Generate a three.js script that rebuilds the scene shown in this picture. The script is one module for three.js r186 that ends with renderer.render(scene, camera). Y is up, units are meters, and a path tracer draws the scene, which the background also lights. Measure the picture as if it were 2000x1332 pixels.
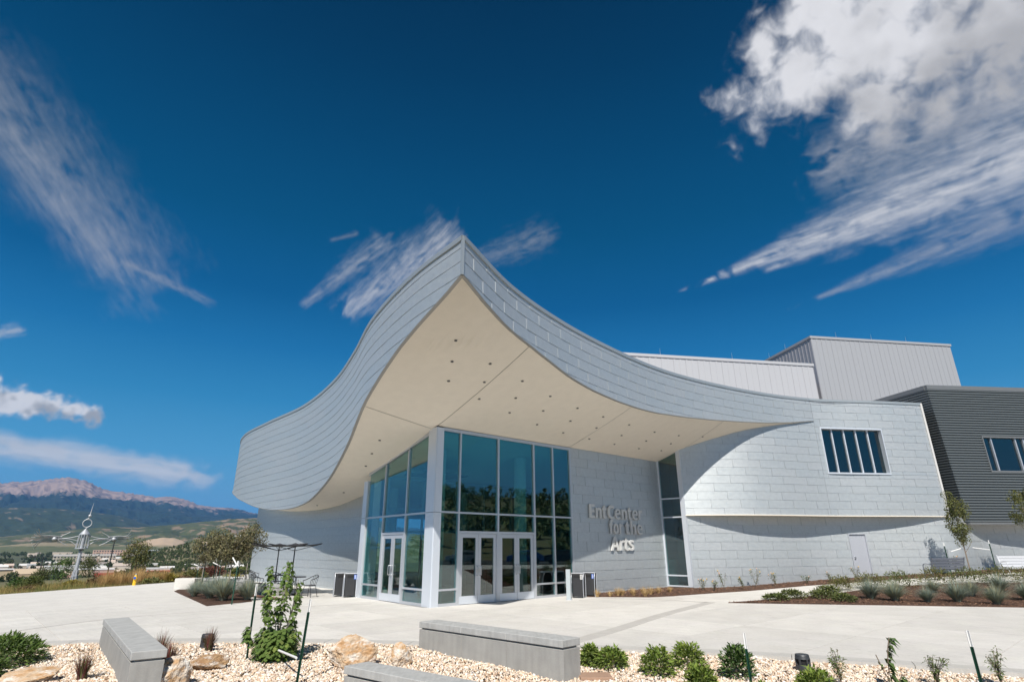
import * as THREE from 'three';
import { mergeGeometries } from 'three/addons/utils/BufferGeometryUtils.js';
import { RoundedBoxGeometry } from 'three/addons/geometries/RoundedBoxGeometry.js';
import { TextGeometry } from 'three/addons/geometries/TextGeometry.js';
import { FontLoader } from 'three/addons/loaders/FontLoader.js';
import { createNoise2D, createNoise3D } from 'simplex-noise';

// ───────────── camera, exposure, sun, sky ─────────────
const scene = new THREE.Scene();
const camera = new THREE.PerspectiveCamera(61.93, 1024 / 681, 0.1, 60000);
camera.rotation.order = 'YXZ';
camera.position.set(0, 1.8, 0);
camera.rotation.set(THREE.MathUtils.degToRad(20), 0, -0.0043);
const renderer = new THREE.WebGLRenderer({ antialias: true });
renderer.setSize(1024, 681);
renderer.toneMapping = THREE.LinearToneMapping;
const EXPOSURE = 1.4;
renderer.toneMappingExposure = EXPOSURE;
renderer.shadowMap.enabled = true;

const sun = new THREE.DirectionalLight(new THREE.Color(1, 0.955, 0.88), 4.2);
sun.position.set(-0.066 * 120, 0.695 * 120, 0.716 * 120);      // behind the camera, 44 degrees up
sun.target.position.set(0, 0, -20);
sun.position.add(sun.target.position);
sun.castShadow = true;
sun.shadow.mapSize.set(4096, 4096);
Object.assign(sun.shadow.camera, { left: -60, right: 60, top: 60, bottom: -60, near: 1, far: 300 });
scene.add(sun, sun.target);

function mulberry(a) { return () => { a |= 0; a = a + 0x6D2B79F5 | 0; let t = Math.imul(a ^ a >>> 15, 1 | a); t = t + Math.imul(t ^ t >>> 7, 61 | t) ^ t; return ((t ^ t >>> 14) >>> 0) / 4294967296; }; }
const rnd = mulberry(20240607);
const rr = (a, b) => a + (b - a) * rnd();
const n2 = createNoise2D(mulberry(11)), n3 = createNoise3D(mulberry(12));
const clamp = (x, a = 0, b = 1) => Math.min(b, Math.max(a, x));
const lerp = (a, b, t) => a + (b - a) * t;
const sstep = (a, b, x) => { const t = clamp((x - a) / (b - a)); return t * t * (3 - 2 * t); };
const D2R = Math.PI / 180;
function fbm2(x, y, o = 4, g = 0.5) { let s = 0, a = 1, t = 0; for (let i = 0; i < o; i++) { s += a * n2(x, y); t += a; a *= g; x = x * 2.03 + 17.3; y = y * 2.03 - 9.1; } return s / t; }
function ridged(x, y, o = 4) { let s = 0, a = 1, t = 0; for (let i = 0; i < o; i++) { s += a * (1 - Math.abs(n2(x, y))); t += a; a *= 0.5; x = x * 2.1 + 5.7; y = y * 2.1 + 3.1; } return s / t; }
function interp(xs, ys, x) { if (x <= xs[0]) return ys[0]; const n = xs.length - 1; if (x >= xs[n]) return ys[n]; let i = 1; while (xs[i] < x) i++; return lerp(ys[i - 1], ys[i], (x - xs[i - 1]) / (xs[i] - xs[i - 1])); }
const lut = (pairs, x) => interp(pairs.map((p) => p[0]), pairs.map((p) => p[1]), x);

function buildSky() {
  const W = 4096, Hh = 2048, data = new Float32Array(W * Hh * 4);
  const stops = [[-90, .20, .40, .62], [-1, .27, .49, .72], [3, .19, .44, .685], [8, .09, .36, .63], [13, .035, .25, .51], [18, .012, .165, .40], [23, .003, .104, .28], [30, .0006, .076, .195], [38, .0002, .053, .143], [45, .0001, .036, .102], [52, .0001, .025, .073], [65, .0002, .018, .06], [90, .0002, .016, .052]];
  const el0 = stops.map((s) => s[0]), chan = [1, 2, 3].map((c) => stops.map((s) => s[c]));
  const rows = new Float32Array(Hh * 3);
  for (let y = 0; y < Hh; y++) {
    const el = (y + 0.5) / Hh * 180 - 90;                       // row 0 is the bottom
    for (let c = 0; c < 3; c++) rows[y * 3 + c] = interp(el0, chan[c], el) / EXPOSURE;
    for (let x = 0; x < W; x++) { const o = (y * W + x) * 4; data[o] = rows[y * 3]; data[o + 1] = rows[y * 3 + 1]; data[o + 2] = rows[y * 3 + 2]; data[o + 3] = 1; }
  }
  // Each cloud is described on the tangent plane at its own middle (degrees east / up of it).
  function place(az, el, reach, shade) {
    const ca = Math.cos(az * D2R), sa = Math.sin(az * D2R), ce = Math.cos(el * D2R), se = Math.sin(el * D2R);
    const F = [sa * ce, se, -ca * ce], E = [ca, 0, sa], U = [-sa * se, ce, ca * se];
    const y0 = Math.max(Hh / 2, Math.floor((el - reach + 90) / 180 * Hh)), y1 = Math.min(Hh - 1, Math.ceil((el + reach + 90) / 180 * Hh));
    for (let y = y0; y <= y1; y++) {
      const e = ((y + 0.5) / Hh * 180 - 90) * D2R, c = Math.cos(e), span = Math.min(180, reach / Math.max(0.08, Math.cos(Math.min(88, Math.abs(el) + reach) * D2R)));
      const x0 = Math.floor((az - span) / 360 * W), x1 = Math.ceil((az + span) / 360 * W);
      for (let xi = x0; xi <= x1; xi++) {
        const a = (xi + 0.5) / W * 2 * Math.PI, d = [Math.sin(a) * c, Math.sin(e), -Math.cos(a) * c];
        const f = d[0] * F[0] + d[1] * F[1] + d[2] * F[2]; if (f < 0.3) continue;
        const u = (d[0] * E[0] + d[2] * E[2]) / f / D2R, v = (d[0] * U[0] + d[1] * U[1] + d[2] * U[2]) / f / D2R;
        const s = shade(u, v, e / D2R); if (!s || s[0] <= 0.002) continue;
        // azimuth 0 (-z) sits at u = 0.25 of an equirectangular map: u = atan2(z, x) / 2pi + 0.5
        const col = ((Math.floor((Math.atan2(d[2], d[0]) / (2 * Math.PI) + 0.5) * W) % W) + W) % W, o = (y * W + col) * 4;
        for (let k = 0; k < 3; k++) data[o + k] = lerp(data[o + k], s[1 + k] / EXPOSURE, s[0]);
      }
    }
  }
  const air = (w, el, amt) => { const t = amt; return [lerp(w, interp(el0, chan[0], el), t), lerp(w * 1.0, interp(el0, chan[1], el), t), lerp(w * 1.035, interp(el0, chan[2], el), t)]; };
  // wispy ice cloud: a tapering band whose fibres run along it
  function cirrus(az, el, rot, a, b, { op = 0.8, tip = 0.1, seed = 1, stretch = 5, white = 0.72, fibre = 0, sharp = 1, freq = 1, add = 0 } = {}) {
    const c = Math.cos(rot * D2R), s = Math.sin(rot * D2R), cf = Math.cos(fibre * D2R), sf = Math.sin(fibre * D2R);
    place(az, el, a + b, (u0, v0, e) => {
      const u = u0 * c + v0 * s, v = -u0 * s + v0 * c, t = u / a;
      if (Math.abs(t) > 1.25) return null;
      const w = b * lerp(tip, 1, sstep(-1, 0.75, t)), q = Math.abs(v) / w;
      if (q > 1.7) return null;
      const wx = fbm2(u * 0.12 * freq + seed * 7, v * 0.2 * freq + seed, 3);
      const fu = u * cf + v * sf, fv = -u * sf + v * cf;
      const fine = 0.75 * fbm2(fu * 1.3 * freq / stretch + seed * 3.1 + wx * 0.2, fv * 1.35 * freq + wx * 0.25 + seed, 6, 0.62) + 0.4 * fbm2(fu * 2.2 * freq / stretch + seed, fv * 1.5 * freq + 9, 6, 0.72) * fbm2(fu * 0.5 * freq + 3, fv * 0.5 * freq + seed, 2);
      const broad = 1.25 * fbm2(fu * 0.24 * freq + seed * 5, fv * 0.34 * freq + wx * 0.5 + 40, 4);
      const ends = sstep(-1.1, -0.75, t + broad * 0.25) * sstep(1.25, 0.8, t + broad * 0.25);
      const mask = sstep(1.5, -0.1, q + broad * 0.6) * ends;
      const d = clamp(mask * (0.95 + add) + (fine * 0.72 * sharp + broad * 0.5 - 0.2) * Math.pow(mask, 0.6));
      const al = op * d * d * (1.9 - 0.9 * d);
      return [al, ...air(white * (0.93 + 0.14 * fine), e, 0.12)];
    });
  }
  // heaped cloud: a union of round lobes, eaten into at the rim
  function cumulus(az, el, lobes, { seed = 1, rag = 0.5, op = 0.96, base = -99, dark = 0.42, white = 0.76, vlo = -3, vhi = 3, soft = 0.3, freq = 1 } = {}) {
    const reach = Math.max(...lobes.map(([x, y, r]) => Math.hypot(x, y) + r)) + 3;
    place(az, el, reach, (u, v, e) => {
      const wx = fbm2(u * 0.3 * freq + seed, v * 0.3 * freq, 3), wy = fbm2(u * 0.3 * freq - seed, v * 0.3 * freq + 30, 3);
      let s = -9;
      for (const [x, y, r] of lobes) { const q = 1 - Math.hypot(u + wx * 0.55 / freq - x, (v + wy * 0.55 / freq - y)) / r; const k = q * Math.min(r, 4); s = s > k ? s + Math.log1p(Math.exp((k - s) * 2.2)) * 0.35 : k + Math.log1p(Math.exp((s - k) * 2.2)) * 0.35; }
      if (s < -2.2) return null;
      const f = fbm2(u * 0.36 * freq + seed * 2.7, v * 0.42 * freq + wx * 0.3, 7, 0.57);
      const bulge = ridged(u * 0.28 * freq + seed, v * 0.28 * freq - seed, 3) - 0.6;
      const d = s * 0.5 * freq + f * rag + 0.05;
      let al = op * Math.pow(sstep(-0.12, soft, d), 1.25);
      if (base > -90) al *= sstep(base - 0.4, base + 0.25, v + wx * 0.5);
      const thick = sstep(0.1, 1.3, d);
      const lump = fbm2(u * 0.17 * freq + 4 + seed, v * 0.2 * freq, 3);
      const lit = clamp(sstep(vlo, vhi, v - u * 0.25 + lump * 4 / freq + f * 1.2 / freq) * 0.9 + (1 - thick) * 0.3 + bulge * 0.15);
      const w = lerp(dark, white, lit);
      return [al, ...air(w, e, (1 - al) * 0.25 + 0.03)];
    });
  }
  return { data, W, Hh, cirrus, cumulus };
}
{
  const S = buildSky(), { cirrus, cumulus } = S;
  // upper right: the heaped cloud and the long streaks under it
  cirrus(42, 32, -4, 8.5, 4.4, { op: 0.62, tip: 0.8, seed: 3, stretch: 3, white: 0.55, sharp: 0.45, add: 0.1 });
  cirrus(36.1, 27, 7.1, 15.1, 4.4, { op: 0.86, tip: 0.1, seed: 5, stretch: 9, white: 0.74, fibre: -3, sharp: 0.72, add: 0.08 });
  cirrus(39.8, 22.8, 8.9, 10, 2.1, { op: 0.5, tip: 0.15, seed: 8, stretch: 9, white: 0.6, sharp: 0.7 });
  cirrus(37.5, 26.2, 7.5, 11, 1.3, { op: 0.6, tip: 0.3, seed: 13, stretch: 10, white: 0.78, sharp: 0.6 });
  cumulus(40.2, 38.8, [[-7, 4.6, 2.8], [-10.1, 1.8, 1.9], [-5.6, 1.3, 4.1], [-1, 1.4, 5], [3.1, -.9, 4.6], [7.1, -1.9, 3.9], [-.8, -3.3, 3.4], [3, -5.2, 2.6], [6.3, -6, 2.4], [-2.9, 5.3, 3.9], [2.1, 4.3, 4.7], [7.6, 2.1, 4.1], [9.3, -4.6, 3], [-12.4, 2.2, .8], [-12, -2.2, 1], [-10, -1, 1.2], [-.8, -5.6, 1.9], [3, 9, 5], [9, 8, 5]], { seed: 2.3, rag: 0.62, op: 1, dark: 0.46, white: 0.82, vlo: -6, vhi: 4.5, soft: 1.15, freq: 0.8 });
  // left: wide thin sheet of ice cloud running down to the right
  cirrus(-42.7, 28, 140.8 + 180, 10.4, 4.2, { op: 0.36, tip: 1, seed: 21, stretch: 3.5, white: 0.5, fibre: -14, sharp: 0.55 });
  cirrus(-44.1, 27, 141.1 + 180, 7.8, 2.0, { op: 0.46, tip: 1.1, seed: 24, stretch: 8, white: 0.55, fibre: -8, sharp: 0.8 });
  cirrus(-34, 22.1, 164.2 + 180, 3.6, 0.5, { op: 0.4, tip: 0.9, seed: 27, stretch: 4, white: 0.5 });
  // middle: torn wisps behind the peak of the canopy
  cirrus(-18.3, 25.6, 46, 5.4, 1.5, { op: 0.5, tip: 0.35, seed: 31, stretch: 5, sharp: 0.75, white: 0.62, freq: 1.3 });
  cirrus(-12.5, 26.2, 40, 7, 2.9, { op: 0.72, tip: 0.6, seed: 34, stretch: 6, sharp: 0.75, white: 0.7, fibre: 10, freq: 1.1 });
  cirrus(-0.4, 29.2, 20.6, 4.6, 2.0, { op: 0.34, tip: 0.6, seed: 37, stretch: 3, white: 0.5 });
  cirrus(-18.7, 29.1, 24, 1.4, 0.4, { op: 0.3, tip: 0.6, seed: 39, white: 0.5 });
  // low at the left: a small heaped cloud over a smooth lens-shaped one
  cumulus(-39.9, 10.3, [[-3.8, -.2, 1.1], [-2.7, .1, 1], [-1.3, .2, .95], [.2, .3, .85], [1.6, .2, .75], [2.7, 0, .65], [3.4, -.45, .45], [-2.3, .5, .6], [-3.4, 1.9, .25]], { seed: 6.1, rag: 0.38, base: -0.85, dark: 0.3, white: 0.76, vlo: -0.8, vhi: 0.9, soft: 0.5, freq: 1.9 });
  cirrus(-37.6, 6.85, -5.1, 9.4, 1.35, { op: 0.92, tip: 0.8, seed: 51, stretch: 10, white: 0.74, sharp: 0.3, freq: 0.9, add: 0.4 });
  cirrus(-41, 7.55, -3.9, 3.2, 0.6, { op: 0.6, tip: 0.8, seed: 53, stretch: 9, white: 0.66, sharp: 0.4, add: 0.2 });
  cirrus(-44, 15.4, 32, 1.3, 0.6, { op: 0.7, tip: 0.8, seed: 55, white: 0.66, freq: 2 });
  // the same kind of scattered cloud all round
  const cr = mulberry(77);
  for (let i = 0; i < 13; i++) {
    const az = 68 + i * 19 + cr() * 8, el = 12 + cr() * 34;
    if (i % 3 === 0) cumulus(az, el * 0.7, [[-2, 0, 1.8], [0, .6, 2.4], [2.4, .2, 2], [4, -.4, 1.3]], { seed: i + 0.4, rag: 0.8, dark: 0.45, white: 0.74, vlo: -2, vhi: 1.6, freq: 1.1 });
    else cirrus(az, el, cr() * 60 - 20, 8 + cr() * 5, 2 + cr() * 1.6, { op: 0.6, tip: 0.3, seed: 80 + i, stretch: 4, white: 0.62 });
  }
  const sky = new THREE.DataTexture(S.data, S.W, S.Hh, THREE.RGBAFormat, THREE.FloatType);
  sky.mapping = THREE.EquirectangularReflectionMapping;
  sky.minFilter = sky.magFilter = THREE.LinearFilter;
  sky.name = 'sky';
  sky.needsUpdate = true;
  scene.background = sky;
  scene.environment = sky;
}

// ───────────── naming, textures, materials ─────────────
const counts = new Map();
function numbered(name) { const n = counts.get(name) ?? 0; counts.set(name, n + 1); return n ? name + '_' + String(n).padStart(3, '0') : name; }
function lit(o) { o.castShadow = o.receiveShadow = true; return o; }
function tag(o, label, category, group) { o.userData.label = label; o.userData.category = category; if (group) o.userData.group = group; return o; }
function thing(name, label, category, [x, y, z] = [0, 0, 0], turn = 0, group) {
  const o = new THREE.Group(); o.name = numbered(name); o.position.set(x, y, z); o.rotation.y = turn; scene.add(o);
  return tag(o, label, category, group);
}
const one = (g) => Array.isArray(g) ? (g.length > 1 ? mergeGeometries(g.map(plain)) : g[0]) : g;
function plain(g) { const q = g.index ? g.toNonIndexed() : g; for (const k of Object.keys(q.attributes)) if (!['position', 'normal', 'uv'].includes(k)) q.deleteAttribute(k); if (!q.attributes.uv) q.setAttribute('uv', new THREE.BufferAttribute(new Float32Array(q.attributes.position.count * 2), 2)); return q; }
function part(name, geo, mat, parent, label) { const m = lit(new THREE.Mesh(one(geo), mat)); m.name = name; parent.add(m); if (label) m.userData.label = label; return m; }
function structure(name, geo, mat) { const m = part(numbered(name), geo, mat, scene); m.userData.kind = 'structure'; return m; }
function single(name, geo, mat, label, category, group) { const m = part(numbered(name), geo, mat, scene); return tag(m, label, category, group); }
function dup(src, label, [x, y, z], turn = 0, scale = 1) {
  const c = src.clone(); c.name = numbered(src.name.replace(/_\d{3}$/, '')); c.userData = { ...src.userData, label };
  c.position.set(x, y, z); c.rotation.y = turn; c.scale.setScalar(scale); scene.add(c); return c;
}
function asStuff(m) { m.userData.kind = 'stuff'; return m; }
const rgb = (r, g, b) => new THREE.Color().setRGB(r, g, b);
const std = (r, g, b, rough = 0.8, metal = 0, extra = {}) => new THREE.MeshStandardMaterial({ color: rgb(r, g, b), roughness: rough, metalness: metal, ...extra });

// a tile of noise, value(x, y, u, v) in 0..1, wrapping at its edges
function noiseTexture(size, fn, srgb = false) {
  const d = new Uint8Array(size * size * 4);
  for (let y = 0; y < size; y++) for (let x = 0; x < size; x++) {
    const v = fn(x / size, y / size), o = (y * size + x) * 4, a = Array.isArray(v) ? v : [v, v, v];
    for (let k = 0; k < 3; k++) d[o + k] = clamp(a[k]) * 255; d[o + 3] = 255;
  }
  const t = new THREE.DataTexture(d, size, size, THREE.RGBAFormat); t.wrapS = t.wrapT = THREE.RepeatWrapping; t.magFilter = THREE.LinearFilter; t.minFilter = THREE.LinearFilter;
  if (srgb) t.colorSpace = THREE.SRGBColorSpace; t.needsUpdate = true; return t;
}
function tileNoise(u, v, f, o, seed, stretch = 1) {             // blends four shifted copies, so that it wraps
  const s = (a, b) => fbm2(a * f + seed, b * f * stretch - seed, o);
  const wu = sstep(0.75, 1, u), wv = sstep(0.75, 1, v);
  return lerp(lerp(s(u, v), s(u - 1, v), wu), lerp(s(u, v - 1), s(u - 1, v - 1), wu), wv);
}
const scaled = (t, s) => { const c = t.clone(); c.repeat.set(s, s); c.needsUpdate = true; return c; };
const toS = (x) => Math.pow(clamp(x), 1 / 2.2);
const texMetalBump = noiseTexture(512, (u, v) => 0.5 + 0.5 * tileNoise(u, v, 5, 3, 3));
const texMetalRough = noiseTexture(512, (u, v) => 0.52 + 0.10 * tileNoise(u, v, 9, 4, 8) + 0.05 * tileNoise(u, v, 60, 2, 4));
const texMetalColor = noiseTexture(512, (u, v) => { const k = 0.93 + 0.05 * tileNoise(u, v, 7, 4, 19) + 0.035 * tileNoise(u, v, 70, 2, 5, 0.2); return [toS(k), toS(k), toS(k)]; }, true);
const texConcrete = noiseTexture(1024, (u, v) => {
  const k = 0.91 - 0.07 * sstep(0.25, 0.7, tileNoise(u, v, 9, 4, 61)) + 0.07 * tileNoise(u, v, 4, 5, 2) + 0.05 * tileNoise(u, v, 40, 3, 7) + 0.035 * tileNoise(u, v, 170, 2, 9) + 0.045 * tileNoise(u, v, 3, 4, 6, 9);
  return [toS(k), toS(k * (0.992 + 0.008 * tileNoise(u, v, 5, 2, 1))), toS(k * (0.978 + 0.012 * tileNoise(u, v, 3, 2, 4)))];
}, true);
const texGrain = noiseTexture(512, (u, v) => 0.5 + 0.3 * tileNoise(u, v, 60, 3, 12) + 0.2 * tileNoise(u, v, 170, 1, 13));
const texWall = noiseTexture(1024, (u, v) => {                   // cast concrete with run-down stains and dark blotches
  const runs = tileNoise(u, v, 14, 3, 31, 0.12), k = 0.83 + 0.1 * tileNoise(u, v, 4, 5, 22) + 0.1 * runs + 0.05 * tileNoise(u, v, 60, 3, 26);
  return [toS(k), toS(k * 0.995), toS(k * 0.985)];
}, true);
const texStucco = noiseTexture(512, (u, v) => { const k = 0.95 + 0.03 * tileNoise(u, v, 4, 4, 41) + 0.03 * tileNoise(u, v, 60, 2, 43); return [toS(k), toS(k), toS(k)]; }, true);
const texMulch = noiseTexture(512, (u, v) => { const k = 0.62 + 0.38 * tileNoise(u, v, 30, 4, 51) + 0.2 * tileNoise(u, v, 90, 2, 53); return [toS(k), toS(k * 0.9), toS(k * 0.82)]; }, true);

const zincs = [[.645, .68, .695, 0], [.636, .67, .686, .02], [.652, .687, .702, -.02], [.645, .675, .692, .02], [.638, .677, .694, -.02]].map(([r, g, b, d]) =>
  std(r, g, b, 1.06 + d, 0.68, { map: scaled(texMetalColor, 0.5), roughnessMap: scaled(texMetalRough, 0.6), bumpMap: scaled(texMetalBump, 0.45), bumpScale: 0.003 }));
const M = {
  backing: std(.42, .445, .455, .7, .4), trim: std(.34, .33, .31, .5, .5), coping: std(.47, .51, .53, .5, .6), soffit: std(.83, .765, .665, .92, 0, { map: scaled(texStucco, .4), bumpMap: scaled(texGrain, 1.2), bumpScale: .002 }),
  alum: std(.62, .64, .68, .4, .6), alumLight: std(.72, .76, .82, .45, .45), steel: std(.62, .63, .64, .28, .95), dark: std(.035, .037, .042, .5, .3), black: std(.01, .01, .011, .6),
  glass: new THREE.MeshPhysicalMaterial({ color: rgb(.50, .74, .74), roughness: 0.0, metalness: 0, transmission: 1, thickness: 0, ior: 2.05 }),
  doorGlass: new THREE.MeshPhysicalMaterial({ color: rgb(.42, .58, .55), roughness: 0.0, transmission: 1, thickness: 0, ior: 2.0 }),
  white: std(.78, .78, .77, .6), offWhite: std(.56, .555, .55, .8), winGlass: new THREE.MeshPhysicalMaterial({ color: rgb(.3, .5, .5), roughness: 0.0, transmission: 1, thickness: 0, ior: 1.88 }), ceiling: std(.72, .72, .7, .9), floor: std(.34, .33, .31, .3),
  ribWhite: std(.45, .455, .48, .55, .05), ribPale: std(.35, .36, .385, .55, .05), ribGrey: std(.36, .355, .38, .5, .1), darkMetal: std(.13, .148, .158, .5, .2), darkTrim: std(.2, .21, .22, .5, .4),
  concrete: std(.70, .68, .65, .93, 0, { map: scaled(texConcrete, 1 / 5), bumpMap: scaled(texGrain, .9), bumpScale: .0012 }),
  concreteBand: std(.545, .525, .50, .93, 0, { map: scaled(texConcrete, 1 / 3.1), bumpMap: scaled(texGrain, .9), bumpScale: .0015 }),
  kerb: std(.56, .545, .52, .93, 0, { map: scaled(texConcrete, 1 / 2.3), bumpMap: scaled(texGrain, 1.2), bumpScale: .002 }),
  joint: std(.62, .60, .57, .95),
  wallConcrete: std(.42, .415, .40, .9, 0, { map: scaled(texWall, .55), bumpMap: scaled(texGrain, 1), bumpScale: .003 }),
  capConcrete: std(.50, .505, .50, .88, 0, { map: scaled(texWall, .8), bumpMap: scaled(texGrain, 1), bumpScale: .002 }),
  mulch: std(.17, .095, .062, .97, 0, { map: scaled(texMulch, .7), bumpMap: scaled(texGrain, 1.4), bumpScale: .03 }),
  letter: std(.68, .68, .66, .55, .1), postGreen: std(.012, .06, .038, .45, .2), yellow: std(.75, .45, .02, .45), blue: std(.02, .1, .45, .45), bark: std(.2, .15, .11, .95), barkGrey: std(.26, .23, .2, .95),
  asphalt: std(.06, .06, .062, .92), wire: std(.05, .05, .055, .45, .5),
};
const leafMat = (r, g, b, t = 0.35) => new THREE.MeshPhysicalMaterial({ color: rgb(r, g, b), roughness: 0.75, vertexColors: true, side: THREE.DoubleSide, transmission: t, thickness: 0, ior: 1.35 });
const bladeMat = (r, g, b) => new THREE.MeshStandardMaterial({ color: rgb(r, g, b), roughness: 0.8, vertexColors: true, side: THREE.DoubleSide });

// ───────────── geometry helpers ─────────────
class Soup {                                                     // triangles with vertex colours, flat shaded
  constructor() { this.p = []; this.c = []; }
  tri(a, b, c, col = [1, 1, 1]) { this.p.push(...a, ...b, ...c); this.c.push(...col, ...col, ...col); }
  quad(a, b, c, d, col) { this.tri(a, b, c, col); this.tri(a, c, d, col); }
  geo() { const g = new THREE.BufferGeometry(); g.setAttribute('position', new THREE.Float32BufferAttribute(this.p, 3)); g.setAttribute('color', new THREE.Float32BufferAttribute(this.c, 3)); g.setAttribute('uv', new THREE.Float32BufferAttribute(new Float32Array(this.p.length / 3 * 2), 2)); g.computeVertexNormals(); return g; }
}
function box(w, h, d, x = 0, y = 0, z = 0, ry = 0) { const g = new THREE.BoxGeometry(w, h, d); if (ry) g.rotateY(ry); g.translate(x, y, z); return g; }
function rbox(w, h, d, r, x = 0, y = 0, z = 0) { const g = new RoundedBoxGeometry(w, h, d, 2, r); g.translate(x, y, z); return g; }
function cyl(r0, r1, h, x, y, z, seg = 12) { const g = new THREE.CylinderGeometry(r1, r0, h, seg); g.translate(x, y + h / 2, z); return g; }
function tube(pts, r, seg = 8, radial = 6, closed = false) { return new THREE.TubeGeometry(new THREE.CatmullRomCurve3(pts.map((p) => new THREE.Vector3(...p)), closed, 'centripetal'), pts.length * seg, r, radial, closed); }
function rod(a, b, r0, r1 = r0, seg = 6) {
  const A = new THREE.Vector3(...a), B = new THREE.Vector3(...b), d = B.clone().sub(A), g = new THREE.CylinderGeometry(r1, r0, d.length(), seg);
  g.applyQuaternion(new THREE.Quaternion().setFromUnitVectors(new THREE.Vector3(0, 1, 0), d.clone().normalize())); g.translate((A.x + B.x) / 2, (A.y + B.y) / 2, (A.z + B.z) / 2); return g;
}
function metres(g) {                                             // uv in metres by the way each face points
  const q = g.index ? g.toNonIndexed() : g, p = q.attributes.position, n = q.attributes.normal, uv = new Float32Array(p.count * 2);
  for (let i = 0; i < p.count; i++) { const ax = Math.abs(n.getX(i)), ay = Math.abs(n.getY(i)), az = Math.abs(n.getZ(i)); const [a, b] = ay > ax && ay > az ? [p.getX(i), p.getZ(i)] : ax > az ? [p.getZ(i), p.getY(i)] : [p.getX(i), p.getY(i)]; uv[2 * i] = a; uv[2 * i + 1] = b; }
  q.setAttribute('uv', new THREE.BufferAttribute(uv, 2)); return q;
}
// a frame of reference standing on a vertical plane: u along it, y up, w out of it
function planeFrame(x, z, dx, dz) { const l = Math.hypot(dx, dz); dx /= l; dz /= l; return { x, z, dx, dz, nx: -dz, nz: dx, at: (u, w = 0) => [x + dx * u - dz * w, z + dz * u + dx * w] }; }
function onPlane(fr, g) { const m = new THREE.Matrix4().makeBasis(new THREE.Vector3(fr.dx, 0, fr.dz), new THREE.Vector3(0, 1, 0), new THREE.Vector3(fr.nx, 0, fr.nz)); m.setPosition(fr.x, 0, fr.z); return g.applyMatrix4(m); }
const bar = (fr, u0, u1, y0, y1, w0, w1) => onPlane(fr, box(u1 - u0, y1 - y0, w1 - w0, (u0 + u1) / 2, (y0 + y1) / 2, (w0 + w1) / 2));

class Plan {                                                     // a curve on the ground plan, walked by length; its outer side is on the left hand turned out
  constructor(pts, N = 600) {
    const c = new THREE.CatmullRomCurve3(pts.map(([x, z]) => new THREE.Vector3(x, 0, z)), false, 'centripetal'); c.arcLengthDivisions = 1200;
    this.length = c.getLength(); this.N = N; this.p = c.getSpacedPoints(N).map((v) => [v.x, v.z]);
  }
  at(u) { const f = clamp(u / this.length) * this.N, i = Math.min(this.N - 1, Math.floor(f)), t = f - i, a = this.p[i], b = this.p[i + 1]; return [lerp(a[0], b[0], t), lerp(a[1], b[1], t)]; }
  nrm(u) { const e = 0.15, a = this.at(u - e), b = this.at(u + e), l = Math.hypot(b[0] - a[0], b[1] - a[1]); return [-(b[1] - a[1]) / l, (b[0] - a[0]) / l]; }
  off(u, w) { const p = this.at(u), n = this.nrm(u); return [p[0] + n[0] * w, p[1] + n[1] * w]; }
}
function strip(curve, u0, u1, bottom, top, w, step = 0.35) {     // a curved sheet standing on the curve
  const n = Math.max(1, Math.ceil((u1 - u0) / step)), P = [], U = [], I = [];
  for (let i = 0; i <= n; i++) { const u = lerp(u0, u1, i / n), [x, z] = curve.off(u, w), b = bottom(u), t = Math.max(b, top(u)); P.push(x, b, z, x, t, z); U.push(u, b, u, t); if (i < n) { const k = 2 * i; I.push(k, k + 2, k + 1, k + 1, k + 2, k + 3); } }
  const g = new THREE.BufferGeometry(); g.setAttribute('position', new THREE.Float32BufferAttribute(P, 3)); g.setAttribute('uv', new THREE.Float32BufferAttribute(U, 2)); g.setIndex(I); g.computeVertexNormals(); return g;
}
function sweep(curve, u0, u1, profile, y, step = 0.3) {          // profile: [out, up] corners, y(u) the height it hangs at
  const n = Math.max(1, Math.ceil((u1 - u0) / step)), parts = [];
  for (let k = 0; k < profile.length; k++) {
    const a = profile[k], b = profile[(k + 1) % profile.length], P = [], I = [];
    for (let i = 0; i <= n; i++) { const u = lerp(u0, u1, i / n), h = y(u), pa = curve.off(u, a[0]), pb = curve.off(u, b[0]); P.push(pa[0], h + a[1], pa[1], pb[0], h + b[1], pb[1]); if (i < n) { const q = 2 * i; I.push(q, q + 2, q + 1, q + 1, q + 2, q + 3); } }
    const g = new THREE.BufferGeometry(); g.setAttribute('position', new THREE.Float32BufferAttribute(P, 3)); g.setIndex(I); g.computeVertexNormals(); parts.push(plain(g));
  }
  return mergeGeometries(parts);
}
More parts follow.
